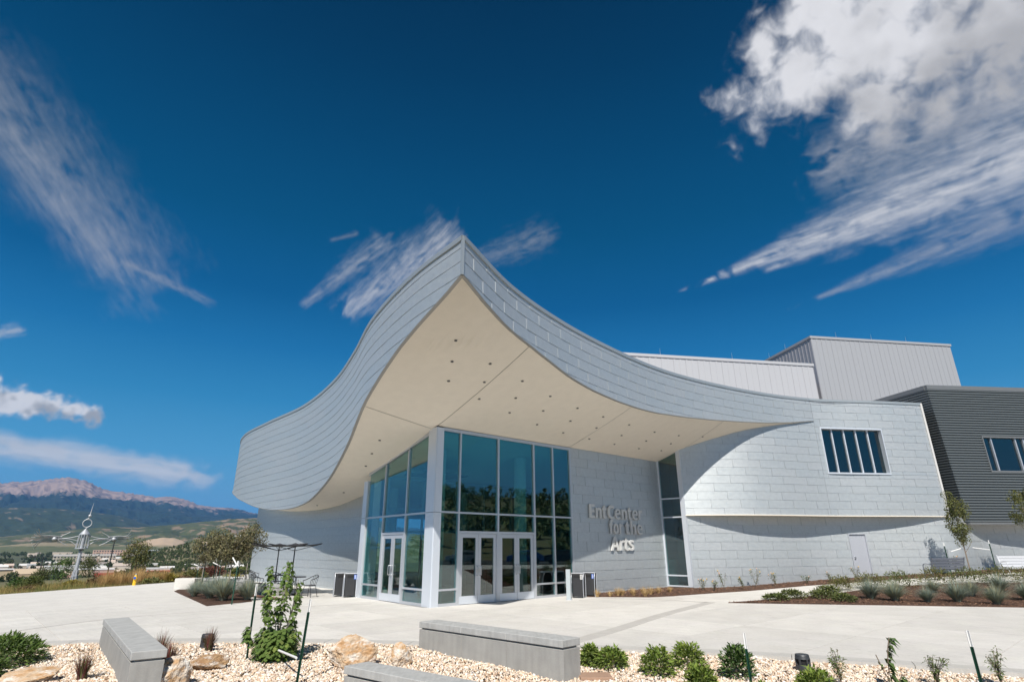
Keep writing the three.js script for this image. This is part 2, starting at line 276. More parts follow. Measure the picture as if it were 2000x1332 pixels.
// one lapped sheet of cladding: its lower edge and its left edge stand proud of the sheets beside it
function lappedPanel(curve, ua, ub, y0, y1, bottom, top, proud = 0.005, seg = 0.4) {
  const g0 = 0.004, n = Math.max(1, Math.ceil((ub - ua) / seg)), F = [], UV = [], NI = [], low = [], lowBack = [], left = [];
  ua += g0; ub -= g0;
  let room = 0;
  for (let i = 0; i <= n; i++) {
    const u = lerp(ua, ub, i / n), t = i / n, yb = Math.max(y0, bottom(u)), yt = Math.max(yb, Math.min(y1 - 0.004, top(u)));
    room = Math.max(room, yt - yb);
    const k = lerp(proud, 0, t), wt = 0.006 + k, wb = 0.016 + k, [xt, zt] = curve.off(u, wt), [xb, zb] = curve.off(u, wb), [xi, zi] = curve.off(u, -0.004);
    F.push(xb, yb, zb, xt, yt, zt); UV.push(u, yb, u, yt); low.push([xb, yb, zb]); lowBack.push([xi, yb, zi]);
    if (i === 0) { const [x2, z2] = curve.off(u, -0.004); left.push([xb, yb, zb], [xt, yt, zt], [x2, yt, z2], [x2, yb, z2]); }
    if (i < n) { const q = 2 * i; NI.push(q, q + 2, q + 1, q + 1, q + 2, q + 3); }
  }
  if (room < 0.015) return null;
  const g = new THREE.BufferGeometry(); g.setAttribute('position', new THREE.Float32BufferAttribute(F, 3)); g.setAttribute('uv', new THREE.Float32BufferAttribute(UV, 2)); g.setIndex(NI); g.computeVertexNormals();
  const s = new Soup(); for (let i = 0; i < n; i++) s.quad(low[i], lowBack[i], lowBack[i + 1], low[i + 1]); s.quad(left[0], left[1], left[2], left[3]);
  const e = s.geo(); e.deleteAttribute('color');
  return mergeGeometries([plain(g), e]);
}
function clad(wall, name, curve, { u0 = 0, u1 = curve.length, lines, len = 1.45, bottom, top, holes = [], shift = 0.42, proud = 0.005 }) {
  for (let r = 0; r + 1 < lines.length; r++) {
    const cuts = [lines[r], lines[r + 1]]; for (const h of holes) for (const y of [h[2], h[3]]) if (y < cuts[0] - 0.02 && y > cuts[cuts.length - 1] + 0.02) cuts.splice(cuts.length - 1, 0, y);
    for (let c = 0; c + 1 < cuts.length; c++) {
      const y1 = cuts[c], y0 = cuts[c + 1], br = [u0], start = u0 - len + ((r * shift) % 1) * len;
      for (let u = start; u < u1; u += len) if (u > u0 + 0.12 && u < u1 - 0.12) br.push(u);
      const within = holes.filter((h) => h[2] < (y0 + y1) / 2 && h[3] > (y0 + y1) / 2); for (const h of within) br.push(h[0], h[1]);
      br.push(u1); br.sort((a, b) => a - b);
      for (let i = 0; i + 1 < br.length; i++) {
        const m = (br[i] + br[i + 1]) / 2; if (br[i + 1] - br[i] < 0.03 || within.some((h) => m > h[0] && m < h[1])) continue;
        const g = lappedPanel(curve, br[i], br[i + 1], y0, y1, bottom, top, proud); if (g) part(name, g, zincs[Math.floor(rnd() * zincs.length)], wall);
      }
    }
  }
}

// ───────────── the arts centre ─────────────
const EX = 0.7345, EZ = -0.6786;                                 // along the entrance front
const toWorld = (s, d) => [-2.67 + EX * s - EZ * d, -20.11 + EZ * s + EX * d];
const toFront = (x, z) => [(x + 2.67) * EX + (z + 20.11) * EZ, -(x + 2.67) * EZ + (z + 20.11) * EX];
const riseRight = (x, z) => clamp((x - 10) * 0.043, 0, 0.62) * sstep(-21, -27, z);

const TOP = 9.25, LINE = (i) => 8.935 - 0.3835 * i;
const fasciaL = new Plan([[-15, -52], [-18.2, -50.2], [-20.4, -46.8], [-20.55, -43.4], [-18.51, -39.14], [-15.22, -35], [-11.46, -30.61], [-8.21, -25.46], [-6.3, -21.55], [-4.75, -18.05], [-2.74, -14.62], [-1.23, -12.64]], 1000);
const fasciaR = new Plan([[-1.23, -12.64], [0, -15.6], [1.85, -18.6], [4.1, -21.48], [6.4, -23.97], [8.9, -26.0], [12, -27.95], [14, -28.96], [15.93, -29.7]], 800);
const edgeOf = (curve) => Array.from({ length: 161 }, (_, i) => toFront(...curve.at(curve.length * i / 160)));
const edgeR = edgeOf(fasciaR), edgeL = edgeOf(fasciaL).filter(([, d]) => d > -30).reverse();       // from the tip outwards
const eRs = edgeR.map((q) => q[0]), eRd = edgeR.map((q) => q[1]), eLd = edgeL.map((q) => q[1]).reverse(), eLs = edgeL.map((q) => q[0]).reverse();
const frontAt = (s) => interp(eRs, eRd, s), leftAt = (d) => interp(eLd, eLs, d);
const rawHeight = (d) => 0.01155 * d * d + 0.32386 * d + 5.8995;
// measured height of the lower rim of the canopy against the plain vault, by s (right rim) and d (left rim)
const liftR = [[-4, -.335], [-3.1, -.32], [-2.2, -.2], [-1.1, -.09], [0, -.02], [1.2, -.04], [2.5, -.12], [4, -.14], [6, -.1], [7.5, -.03], [8.6, .03], [10, .12], [12, .18], [14, .19], [16.2, .15], [18.2, .08], [20.2, -.03]];
const liftL = [[-28, -.15], [-24.7, .2], [-22, .235], [-19.5, .17], [-16.8, .13], [-13.7, .14], [-10.5, .16], [-7.7, .33], [-5.6, .41], [-3.5, .42], [-1.6, .41], [.06, .44], [1.7, .33], [2.9, .21], [4, .05], [5, -.13], [5.8, -.27], [6.5, -.335]];
const lR = [liftR.map((q) => q[0]), liftR.map((q) => q[1])], lL = [liftL.map((q) => q[0]), liftL.map((q) => q[1])];
function vault(s, d) {
  const wl = clamp(1 - (s - leftAt(d)) / 3), wr = clamp(1 - (frontAt(s) - d) / 3), cl = interp(lL[0], lL[1], d), cr = interp(lR[0], lR[1], s);
  return rawHeight(d) + (wl + wr > 1 ? (wl * wl * cl + wr * wr * cr) / (wl + wr) : wl * cl + wr * cr);
}
const vaultAt = (x, z) => vault(...toFront(x, z));

const centre = thing('arts_center', 'long zinc-clad arts building with a swooping pointed canopy over its corner glass entrance', 'building');
{
  const hung = (curve) => (u) => vaultAt(...curve.at(u));
  const flat = () => TOP - 0.13, low = () => -0.12;
  const lines = [9.12, ...Array.from({ length: 24 }, (_, i) => LINE(i))];
  // canopy rim
  for (const [curve, len, u0] of [[fasciaL, 3.4, 0], [fasciaR, 1.45, 0]]) {
    const b = hung(curve), f = part('fascia', strip(curve, u0, curve.length, b, flat, -0.008), M.backing, centre);
    clad(f, 'fascia_panel', curve, { u0, lines: lines.filter((y) => y > 3.2), len, bottom: b, top: flat, proud: curve === fasciaR ? 0.0065 : 0.004 });
    const near = curve === fasciaL ? [curve.length - 1.6, curve.length] : [0, 1.6], rest = curve === fasciaL ? [0, near[0]] : [near[1], curve.length];
    part('coping', [sweep(curve, ...rest, [[-0.3, 0], [-0.3, 0.13], [0.05, 0.13], [0.05, 0]], () => TOP - 0.128), sweep(curve, ...near, [[-0.02, 0], [-0.02, 0.13], [0.05, 0.13], [0.05, 0]], () => TOP - 0.128)], M.coping, f);
    part('drip_edge', sweep(curve, u0, curve.length, [[-0.05, -0.018], [-0.05, 0.012], [0.045, 0.012], [0.045, -0.018]], b), M.trim, f);
  }
  { const [tx, tz] = fasciaR.at(0), h = vaultAt(tx, tz); part('coping', box(0.1, 0.13, 0.1, tx, TOP - 0.063, tz - 0.03, 0.75), M.coping, centre); part('corner_trim', box(0.07, TOP - 0.14 - h, 0.07, tx, (TOP - 0.14 + h) / 2, tz + 0.012, 0.7), M.coping, centre); }
  // plastered vault under the canopy, in four fields with open joints
  const field = (s0, s1, lo, hi, ns, nd, g = 0) => {
    const P = [], U = [], I = [];
    for (let i = 0; i <= ns; i++) { const s = lerp(s0, s1, i / ns), a = lo(s), b = Math.max(a, hi(s)); for (let j = 0; j <= nd; j++) { const d = lerp(a, b, j / nd), [x, z] = toWorld(s, d); P.push(x, vault(s, d), z); U.push(s, d); if (i < ns && j < nd) { const q = i * (nd + 1) + j; I.push(q, q + 1, q + nd + 1, q + 1, q + nd + 2, q + nd + 1); } } }
    const geo = new THREE.BufferGeometry(); geo.setAttribute('position', new THREE.Float32BufferAttribute(P, 3)); geo.setAttribute('uv', new THREE.Float32BufferAttribute(U, 2)); geo.setIndex(I); geo.computeVertexNormals(); return geo;
  };
  const tipS = eRs[0], backD = (s) => { for (let d = 6.45; d > -0.3; d -= 0.02) if (leftAt(d) > s) return d + 0.02; return -0.29; };
  const gap = 0.011;
  const vaultFields = [field(tipS, -gap, backD, frontAt, 60, 24), field(gap, 7 - gap, () => 0, frontAt, 30, 16), field(7 + gap, 14 - gap, () => 0, frontAt, 30, 16), field(14 + gap, 20.1, () => 0, frontAt, 30, 16)];
  { // the field left of the doors runs back along the curved wall
    const P = [], U = [], I = [], nd = 80, ns = 14;
    for (let i = 0; i <= nd; i++) { const d = lerp(-0.30 - gap, -29, i / nd), a = leftAt(d); for (let j = 0; j <= ns; j++) { const s = lerp(a, Math.max(a + 0.4, 2.4), j / ns), [x, z] = toWorld(s, d); P.push(x, vault(s, d), z); U.push(s, d); if (i < nd && j < ns) { const q = i * (ns + 1) + j; I.push(q, q + 1, q + ns + 1, q + 1, q + ns + 2, q + ns + 1); } } }
    const g = new THREE.BufferGeometry(); g.setAttribute('position', new THREE.Float32BufferAttribute(P, 3)); g.setAttribute('uv', new THREE.Float32BufferAttribute(U, 2)); g.setIndex(I); g.computeVertexNormals(); vaultFields.push(g);
  }
  const soffit = part('soffit', vaultFields[0], M.soffit, centre);
  for (const g of vaultFields.slice(1)) part('soffit_field', g, M.soffit, soffit);
  // recessed downlights in rows along the joints
  const lampGeo = mergeGeometries([plain(cyl(0.046, 0.046, 0.03, 0, -0.012, 0, 14))]), ringGeo = new THREE.TorusGeometry(0.049, 0.006, 6, 18).rotateX(Math.PI / 2);
  for (const [x, z] of [[-1.62, -15.35], [-1.82, -16.38], [-.69, -16.93], [-2.03, -17.45], [-.91, -17.9], [.34, -18.41], [-1.13, -18.87], [.12, -19.38], [1.36, -19.77], [-.1, -20.34], [1.15, -20.75], [2.48, -21.17], [.96, -21.82], [2.29, -22.15], [3.65, -22.5], [2.08, -23.14], [3.5, -23.44], [4.99, -24.03], [3.31, -24.41], [4.81, -24.95], [6.46, -25.67], [4.61, -25.72], [6.21, -26.36], [7.89, -26.86], [5.99, -27.01], [7.66, -27.51], [9.34, -27.81], [7.3, -28.0], [-4.89, -20.89], [-5.42, -22.04], [-5.93, -23.27], [-7.71, -26.7], [-9.71, -29.25]]) {
    const l = part('downlight', lampGeo, M.black, centre); l.position.set(x, vaultAt(x, z) - 0.012, z);
    part('bezel', ringGeo, M.offWhite, l);
  }
  // roof deck behind the rim
  { const pts = [...fasciaL.p.filter((_, i) => i % 20 === 0), ...fasciaR.p.filter((_, i) => i % 20 === 0), [22.6, -30.85], [24.5, -46], [-10, -56]]; const sh = new THREE.Shape(pts.map(([x, z]) => new THREE.Vector2(x, -z))); const g = new THREE.ShapeGeometry(sh); g.rotateX(-Math.PI / 2); g.translate(0, TOP - 0.2, 0); part('roof', g, M.ribGrey, centre); }

  // curved wall at the left, sign wall, the bellied wall of the right wing over its hollow base
  const under = (curve, hi = 99) => (u) => Math.min(hi, vaultAt(...curve.at(u)));
  const wallL = new Plan([[-13.5, -45], [-16.2, -42.2], [-16.9, -39.6], [-16.1, -37.7], [-14.62, -35.7], [-13.1, -33.95], [-11.05, -31.95], [-9.2, -30.0], [-7.64, -28.15], [-6.88, -27.2], [-6.1, -26.0], [-5.6, -24.9]], 500);
  const wl = part('curved_wall', strip(wallL, 0, wallL.length, low, under(wallL), -0.008), M.backing, centre);
  clad(wl, 'wall_panel', wallL, { u0: 3, lines: lines.filter((y) => y < 5.2).concat(-0.15), len: 3.4, bottom: low, top: under(wallL) });
  const wallS = new Plan([toWorld(7.03, 0), toWorld(13.67, 0)], 60);
  const ws = part('sign_wall', strip(wallS, 0, wallS.length, low, under(wallS), -0.008), M.backing, centre);
  clad(ws, 'wall_panel', wallS, { lines: lines.filter((y) => y < 6.3).concat(-0.15), bottom: low, top: under(wallS), len: 1.36 });
  const wallU = new Plan([[8.3, -28.56], [9.3, -28.43], [10.25, -28.41], [11.6, -28.5], [13.1, -28.84], [14.66, -29.33], [15.93, -29.715], [17.2, -29.97], [18.5, -30.15], [20.6, -30.46], [22.62, -30.86]], 500);
  const uOfX = (c, x) => { for (let i = 0; i <= c.N; i++) if (c.p[i][0] >= x) return i / c.N * c.length; return c.length; };
  const uJoin = uOfX(wallU, 15.92), topU = (u) => (u > uJoin ? TOP - 0.13 : Math.min(TOP - 0.13, vaultAt(...wallU.at(u)))), lowU = () => 3.25;
  const win = [uOfX(wallU, 16.22), uOfX(wallU, 19.8), 5.3, 7.72];
  // sheets left and right of, under and over the window opening
  const wu = part('bellied_wall', [strip(wallU, 0, win[0], lowU, topU, -0.008), strip(wallU, win[1], wallU.length, lowU, topU, -0.008), strip(wallU, win[0], win[1], lowU, () => win[2], -0.008), strip(wallU, win[0], win[1], () => win[3], topU, -0.008)].map(plain), M.backing, centre);
  const vaultU = (u) => Math.min(TOP - 0.13, vaultAt(...wallU.at(u))), linesU = lines.filter((y) => y > 3.3).concat(3.25);
  clad(wu, 'wall_panel', wallU, { u1: uJoin, lines: linesU, bottom: lowU, top: vaultU });
  clad(wu, 'wall_panel', wallU, { u0: uJoin, lines: linesU, bottom: lowU, top: () => TOP - 0.13, holes: [win] });
  part('coping', sweep(wallU, uJoin - 0.02, wallU.length + 0.02, [[-0.3, 0], [-0.3, 0.13], [0.05, 0.13], [0.05, 0]], () => TOP - 0.128), M.coping, wu);
  { const [x, z] = wallU.at(uJoin); part('coping', box(0.5, 0.128, 0.09, x, TOP - 0.064, z + .004, 0.2), M.coping, wu); }
  part('drip_edge', sweep(wallU, 0, wallU.length, [[-0.05, -0.035], [-0.05, 0.005], [0.05, 0.005], [0.05, -0.035]], () => 3.25), M.soffit, wu);
  { const [x, z] = wallU.at(wallU.length); part('end_trim', box(0.1, TOP - 3.2, 0.5, x + 0.05, (TOP + 3.2) / 2 - 0.01, z - 0.2), M.offWhite, wu); }
  { // window set back in the bellied wall
    const a = wallU.at(win[0]), b = wallU.at(win[1]), fr = planeFrame(a[0], a[1], b[0] - a[0], b[1] - a[1]), L = Math.hypot(b[0] - a[0], b[1] - a[1]);
    const w = part('window', [bar(fr, 0, .05, 5.3, 7.72, -.25, .05), bar(fr, L - .05, L, 5.3, 7.72, -.25, .05), bar(fr, .05, L - .05, 5.3, 5.38, -.25, .06), bar(fr, .05, L - .05, 7.64, 7.72, -.25, .05)], M.alumLight, centre);
    for (let i = 0; i < 5; i++) { part('pane', bar(fr, .05 + (L - .1) * i / 5 + .005, .05 + (L - .1) * (i + 1) / 5 - .005, 5.38, 7.64, -.21, -.2), M.winGlass, w); if (i) part('mullion', bar(fr, .05 + (L - .1) * i / 5 - .03, .05 + (L - .1) * i / 5 + .03, 5.38, 7.64, -.24, -.12), M.alumLight, w); }
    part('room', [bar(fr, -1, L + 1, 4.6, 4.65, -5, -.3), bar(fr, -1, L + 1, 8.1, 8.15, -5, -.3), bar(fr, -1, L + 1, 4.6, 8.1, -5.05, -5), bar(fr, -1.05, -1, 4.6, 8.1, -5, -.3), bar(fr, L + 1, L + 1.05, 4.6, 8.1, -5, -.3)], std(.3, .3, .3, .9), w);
  }
  const wallB = new Plan([[8.28, -28.6], [9.81, -28.9], [11.4, -29.28], [13.1, -29.78], [14.9, -30.36], [16.65, -30.68], [18.6, -30.82], [20.8, -30.87], [22.7, -30.98], [24.0, -31.5]], 500);
  const lowB = (u) => { const [x, z] = wallB.at(u); return riseRight(x, z) - 0.1; }, topB = () => 3.24;
  const dr = [uOfX(wallB, 17.15), uOfX(wallB, 18.06), 0.25, 2.42];
  const wb = part('hollow_wall', [strip(wallB, 0, dr[0], lowB, topB, -0.008), strip(wallB, dr[1], wallB.length, lowB, topB, -0.008), strip(wallB, dr[0], dr[1], () => dr[3], topB, -0.008)].map(plain), M.backing, centre);
  clad(wb, 'wall_panel', wallB, { lines: [3.25, ...lines.filter((y) => y < 3.2 && y > 0.1), -0.1], bottom: lowB, top: topB, holes: [[dr[0], dr[1], -1, dr[3]]], shift: 0.55 });
  { // underside of the overhang
    const s = new Soup(); for (let i = 0; i < 60; i++) { const f = (t) => { const x = lerp(8.42, 22.6, t); return [x, interp(wallU.p.map((q) => q[0]), wallU.p.map((q) => q[1]), x), interp(wallB.p.map((q) => q[0]), wallB.p.map((q) => q[1]), x)]; }, a = f(i / 60), b = f((i + 1) / 60); s.quad([a[0], 3.232, a[1]], [b[0], 3.232, b[1]], [b[0], 3.232, b[2] - 0.1], [a[0], 3.232, a[2] - 0.1]); }
    const g = s.geo(); g.deleteAttribute('color'); part('overhang_soffit', g, M.soffit, centre);
    const a = wallB.at(dr[0]), b = wallB.at(dr[1]), fr = planeFrame(a[0], a[1], b[0] - a[0], b[1] - a[1]), L = Math.hypot(b[0] - a[0], b[1] - a[1]);
    const d = part('service_door', bar(fr, .05, L - .05, .26, 2.37, -.09, -.04), std(.47, .49, .54, .45, .3), centre);
    part('door_frame', [bar(fr, 0, .05, .2, 2.42, -.12, .035), bar(fr, L - .05, L, .2, 2.42, -.12, .035), bar(fr, .05, L - .05, 2.37, 2.42, -.12, .035)], M.alum, d);
    part('handle', bar(fr, .14, .2, 1.2, 1.3, -.04, .02), M.steel, d);
  }
  { // tall slit window in the inner corner
    const a = [7.40, -29.40], b = [8.32, -28.56], fr = planeFrame(a[0], a[1], b[0] - a[0], b[1] - a[1]), L = Math.hypot(b[0] - a[0], b[1] - a[1]), hi = 6.33;
    const w = part('slit_window', [bar(fr, -.02, .05, .05, 6.05, -.1, .06), bar(fr, L - .19, L + .03, .05, hi + .1, -.4, .05), ...[.08, .54, 3.17, 4.05].map((y) => bar(fr, .05, L - .19, y - .03, y + .03, -.08, .04))], M.alumLight, centre);
    for (const [y0, y1] of [[.11, .51], [.57, 3.14], [3.2, 4.02], [4.08, 6.25]]) part('pane', bar(fr, .05, L - .19, y0, y1, -.02, -.01), M.glass, w);
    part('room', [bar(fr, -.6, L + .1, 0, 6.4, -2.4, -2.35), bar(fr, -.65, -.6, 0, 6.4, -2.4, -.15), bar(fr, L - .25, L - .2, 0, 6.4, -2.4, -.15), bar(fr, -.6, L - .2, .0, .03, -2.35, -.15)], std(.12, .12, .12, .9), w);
  }
  // round wall outlet near the roses
  { const v = part('wall_outlet', new THREE.TorusGeometry(0.115, 0.035, 8, 22), M.coping, centre); v.position.set(10.95, 0.52, -29.2); v.rotation.y = 0.2; part('outlet_throat', new THREE.CircleGeometry(0.1, 20).translate(0, 0, .005), M.dark, v); }
}

// ── glass entrance ──
const RF = planeFrame(-2.67, -20.11, EX, EZ), LEN_L = 5.09;
const LF = planeFrame(-5.9, -24.05, 3.23, 3.94);                  // u grows towards the corner post
{
  const headR = 5.84, headL = (u) => vaultAt(...LF.at(u)) - 0.02;
  const glazing = part('entrance_glazing', [bar(RF, .27, 6.95, headR - .07, headR + .04, -.09, .03), bar(RF, .27, 6.95, 2.94, 3.0, -.085, .028), bar(RF, .27, 1.01, .0, .09, -.09, .03), bar(RF, 4.83, 6.95, .0, .09, -.09, .03)], M.alum, centre);
  const vert = (fr, u, w, y0, y1) => part('mullion', bar(fr, u - w / 2, u + w / 2, y0, y1, -.1, .036), M.alum, glazing);
  for (const [u, w, y] of [[1.045, .065, 0], [2.885, .075, 0], [4.79, .08, 0], [5.905, .07, 0], [6.985, .09, 0]]) vert(RF, u, w, y, headR + .04);
  for (const [u0, u1] of [[.27, 1.012], [4.83, 5.87], [5.94, 6.94]]) part('rail', bar(RF, u0, u1, .47, .53, -.085, .03), M.alum, glazing);
  const pane = (fr, u0, u1, y0, y1, m = M.glass) => part('pane', bar(fr, u0, u1, y0, y1, -.03, -.018), m, glazing);
  for (const [u0, u1] of [[.27, 1.01], [1.08, 2.85], [2.93, 4.75], [4.83, 5.87], [5.94, 6.94]]) pane(RF, u0, u1, 3.0, headR - .07);
  for (const [u0, u1] of [[.27, 1.01], [4.83, 5.87], [5.94, 6.94]]) { pane(RF, u0, u1, .53, 2.94); pane(RF, u0, u1, .09, .47); }
  for (const [u0, u1] of [[1.08, 2.85], [2.93, 4.75]]) pane(RF, u0, u1, 2.36, 2.94);
  // left return
  const uP = LEN_L - .5, cutsL = [-.08, 1.42, 3.18, uP];         // far jamb, pane | doors | pane, post
  const slope = (fr, u0, u1, dy0, dy1, w0, w1) => { const s = new Soup(), c = [[u0, headL(u0) + dy0], [u1, headL(u1) + dy0], [u1, headL(u1) + dy1], [u0, headL(u0) + dy1]], q = (i, w) => { const [x, z] = fr.at(c[i][0], w); return [x, c[i][1], z]; }; s.quad(q(0, w1), q(1, w1), q(2, w1), q(3, w1)); s.quad(q(0, w0), q(3, w0), q(2, w0), q(1, w0)); for (let i = 0; i < 4; i++) { const j = (i + 1) % 4; s.quad(q(i, w0), q(j, w0), q(j, w1), q(i, w1)); } const g = s.geo(); g.deleteAttribute('color'); return g; };
  part('head', slope(LF, -.1, uP, -.1, 0, -.09, .03), M.alum, glazing);
  part('rail', [bar(LF, .0, uP, 2.92, 2.98, -.085, .028)], M.alum, glazing);
  for (const u of [1.42, 3.18]) part('mullion', [bar(LF, u - .035, u + .035, 0, headL(u) - .06, -.1, .036)], M.alum, glazing);
  for (const [u0, u1] of [[.0, 1.385], [3.215, uP]]) { part('rail', bar(LF, u0, u1, .47, .53, -.085, .03), M.alum, glazing); part('rail', bar(LF, u0, u1, 0, .09, -.09, .03), M.alum, glazing); pane(LF, u0, u1, .53, 2.92); pane(LF, u0, u1, .09, .47); }
  pane(LF, 1.455, 3.145, 2.36, 2.92);
  for (const [u0, u1] of [[0, 1.385], [1.455, 3.145], [3.215, uP]]) {
    const s = new Soup(), f = [-.03, -.018], q = (u, y, w) => { const [x, z] = LF.at(u, w); return [x, y, z]; }, a = 2.98;
    for (const w of f) s.quad(q(u0, a, w), q(u1, a, w), q(u1, headL(u1) - .09, w), q(u0, headL(u0) - .09, w));
    const g = s.geo(); g.deleteAttribute('color'); part('pane', g, M.glass, glazing);
  }
  // clad corner post and far jamb, each in two lifts
  for (const [y0, y1] of [[0, 2.945], [2.96, 5.86]]) part('corner_post', [bar(RF, -.02, .265, y0, y1, -.3, .045), bar(LF, uP + .002, LEN_L + .03, y0, y1, -.2, .044)], M.alumLight, centre);
  for (const [y0, y1] of [[0, 2.945], [2.96, 4.42]]) part('end_post', [bar(LF, -.42, -.08, y0, y1, -.25, .045)], M.alumLight, centre);
  // doors: four pairs of leaves counted by opening
  function doorPair(fr, u0, u1) {
    const head = 2.28; part('door_frame', [bar(fr, u0, u0 + .05, 0, head, -.09, .03), bar(fr, u1 - .05, u1, 0, head, -.09, .03), bar(fr, u0, u1, head, head + .08, -.09, .032)], M.alum, centre);
    const mid = (u0 + u1) / 2;
    for (const [a, b, inner] of [[u0 + .055, mid - .004, 1], [mid + .004, u1 - .055, -1]]) {
      const st = .12, leaf = part('door_leaf', [bar(fr, a, a + st, .015, head - .01, -.05, .005), bar(fr, b - st, b, .015, head - .01, -.05, .005), bar(fr, a + st, b - st, .015, .27, -.05, .004), bar(fr, a + st, b - st, head - .14, head - .01, -.05, .004)], M.alum, centre);
      part('pane', bar(fr, a + st, b - st, .27, head - .14, -.03, -.02), M.doorGlass, leaf);
      const h = inner > 0 ? b - st * .55 : a + st * .55, o = inner > 0 ? -.0 : .0, k = (u, y, w) => { const [x, z] = fr.at(u, w); return [x, y, z]; };
      part('handle', new THREE.TubeGeometry(new THREE.CatmullRomCurve3([k(h + o, .9, .004), k(h + o, .9, .075), k(h + o, .93, .09), k(h + o, 1.18, .09), k(h + o, 1.21, .075), k(h + o, 1.21, .004)].map((p) => new THREE.Vector3(...p)), false, 'catmullrom', 0.15), 30, .016, 8), M.steel, leaf);
      part('lock_plate', bar(fr, h - .03, h + .03, 1.0, 1.12, .006, .016), M.steel, leaf);
      part('kick_plate', bar(fr, a + .01, b - .01, .02, .26, .005, .009), M.alumLight, leaf);
    }
  }
  doorPair(RF, 1.08, 2.85); doorPair(RF, 2.925, 4.75); doorPair(LF, 1.455, 3.145);
  // foyer seen through the glass
  const fl = new THREE.Shape([[-.2, .0], [13.6, .0], [13.6, -9], [.6, -9], [.45, -5.2]].map(([s, d]) => { const [x, z] = toWorld(s, d - .12); return new THREE.Vector2(x, -z); }));
  const fg = new THREE.ShapeGeometry(fl); fg.rotateX(-Math.PI / 2); fg.translate(0, 0.006, 0); part('foyer_floor', fg, M.floor, centre);
  const sd = (s0, s1, d0, d1, y0, y1) => onPlane(RF, box(s1 - s0, y1 - y0, d1 - d0, (s0 + s1) / 2, (y0 + y1) / 2, (d0 + d1) / 2));
  part('foyer_wall', [sd(6.4, 14, -9.1, -9, 0, 6), sd(13.6, 13.7, -9, -.1, 0, 6), sd(2.6, 6.4, -9.1, -9, 3.2, 6)], M.offWhite, centre);
  const cg = (() => { const P = [], I = [], n = 12; for (let i = 0; i <= n; i++) { const d = lerp(0, -9.05, i / n); for (const s of [2.2, 13.65]) { const [x, z] = toWorld(s, d - 0.05); P.push(x, rawHeight(d) + .03, z); } if (i < n) { const q = 2 * i; I.push(q, q + 1, q + 2, q + 1, q + 3, q + 2); } } const g = new THREE.BufferGeometry(); g.setAttribute('position', new THREE.Float32BufferAttribute(P, 3)); g.setIndex(I); g.computeVertexNormals(); return g; })();
  part('foyer_ceiling', cg, M.ceiling, centre);
  part('ceiling_panel', sd(1.0, 3.2, -3.6, -2.2, 4.55, 4.63), std(.2, .2, .2, .8), centre);
  for (const [s, d] of [[5.45, -1.5], [1.35, -1.7], [6.0, -6.2], [2.2, -6.4]]) { const [x, z] = toWorld(s, d); part('column', cyl(.26, .26, rawHeight(d) + .02, x, 0, z, 28), M.white, centre); }
  // inner glass screen and reception desk
  part('inner_screen', [...[0.9, 2.6, 4.3, 6, 7.7, 9.4].map((s) => sd(s - .03, s + .03, -4.6, -4.5, 0, 4.55)), sd(.9, 9.4, -4.6, -4.5, 2.4, 2.48), sd(.9, 9.4, -4.6, -4.5, 3.3, 3.37), sd(.9, 9.4, -4.6, -4.5, 4.5, 4.58)], M.alum, centre);
  part('reception_desk', [sd(5.2, 8.6, -3.4, -2.7, 0, 1.02), sd(5.1, 8.7, -3.5, -2.6, 1.02, 1.08)], M.dark, centre);
}

// ── letters on the sign wall ──
{
  const font = await new FontLoader().loadAsync('fonts/droid/droid_sans_bold.typeface.json');
  const sign = thing('wall_sign', 'raised grey metal letters in three lines on the shaded zinc wall right of the doors', 'sign');
  const size = 0.575;                                            // cap height about 0.57 m with this face
  const line = (text, s0, s1, y) => {
    const set = []; let x = 0;
    for (const ch of text) { const w = font.data.glyphs[ch].ha / font.data.resolution * size; if (ch !== ' ') set.push([ch, x]); x += w * (ch === ' ' ? 0.62 : 0.95); }
    const k = (s1 - s0) / x;
    for (const [ch, cx] of set) { const g = new TextGeometry(ch, { font, size, depth: 0.05, curveSegments: 6, bevelEnabled: true, bevelThickness: .005, bevelSize: .002, bevelSegments: 1 }); g.scale(k, 1, 1); g.translate(s0 + cx * k, y, .055); part('letter', onPlane(RF, g), M.letter, sign); }
  };
  line('Ent', 8.0, 9.22, 3.0); line('Center', 9.27, 11.9, 3.0);
  line('for', 9.36, 10.32, 2.36); line('the', 10.52, 11.86, 2.36); line('Arts', 9.42, 11.1, 1.67);
}

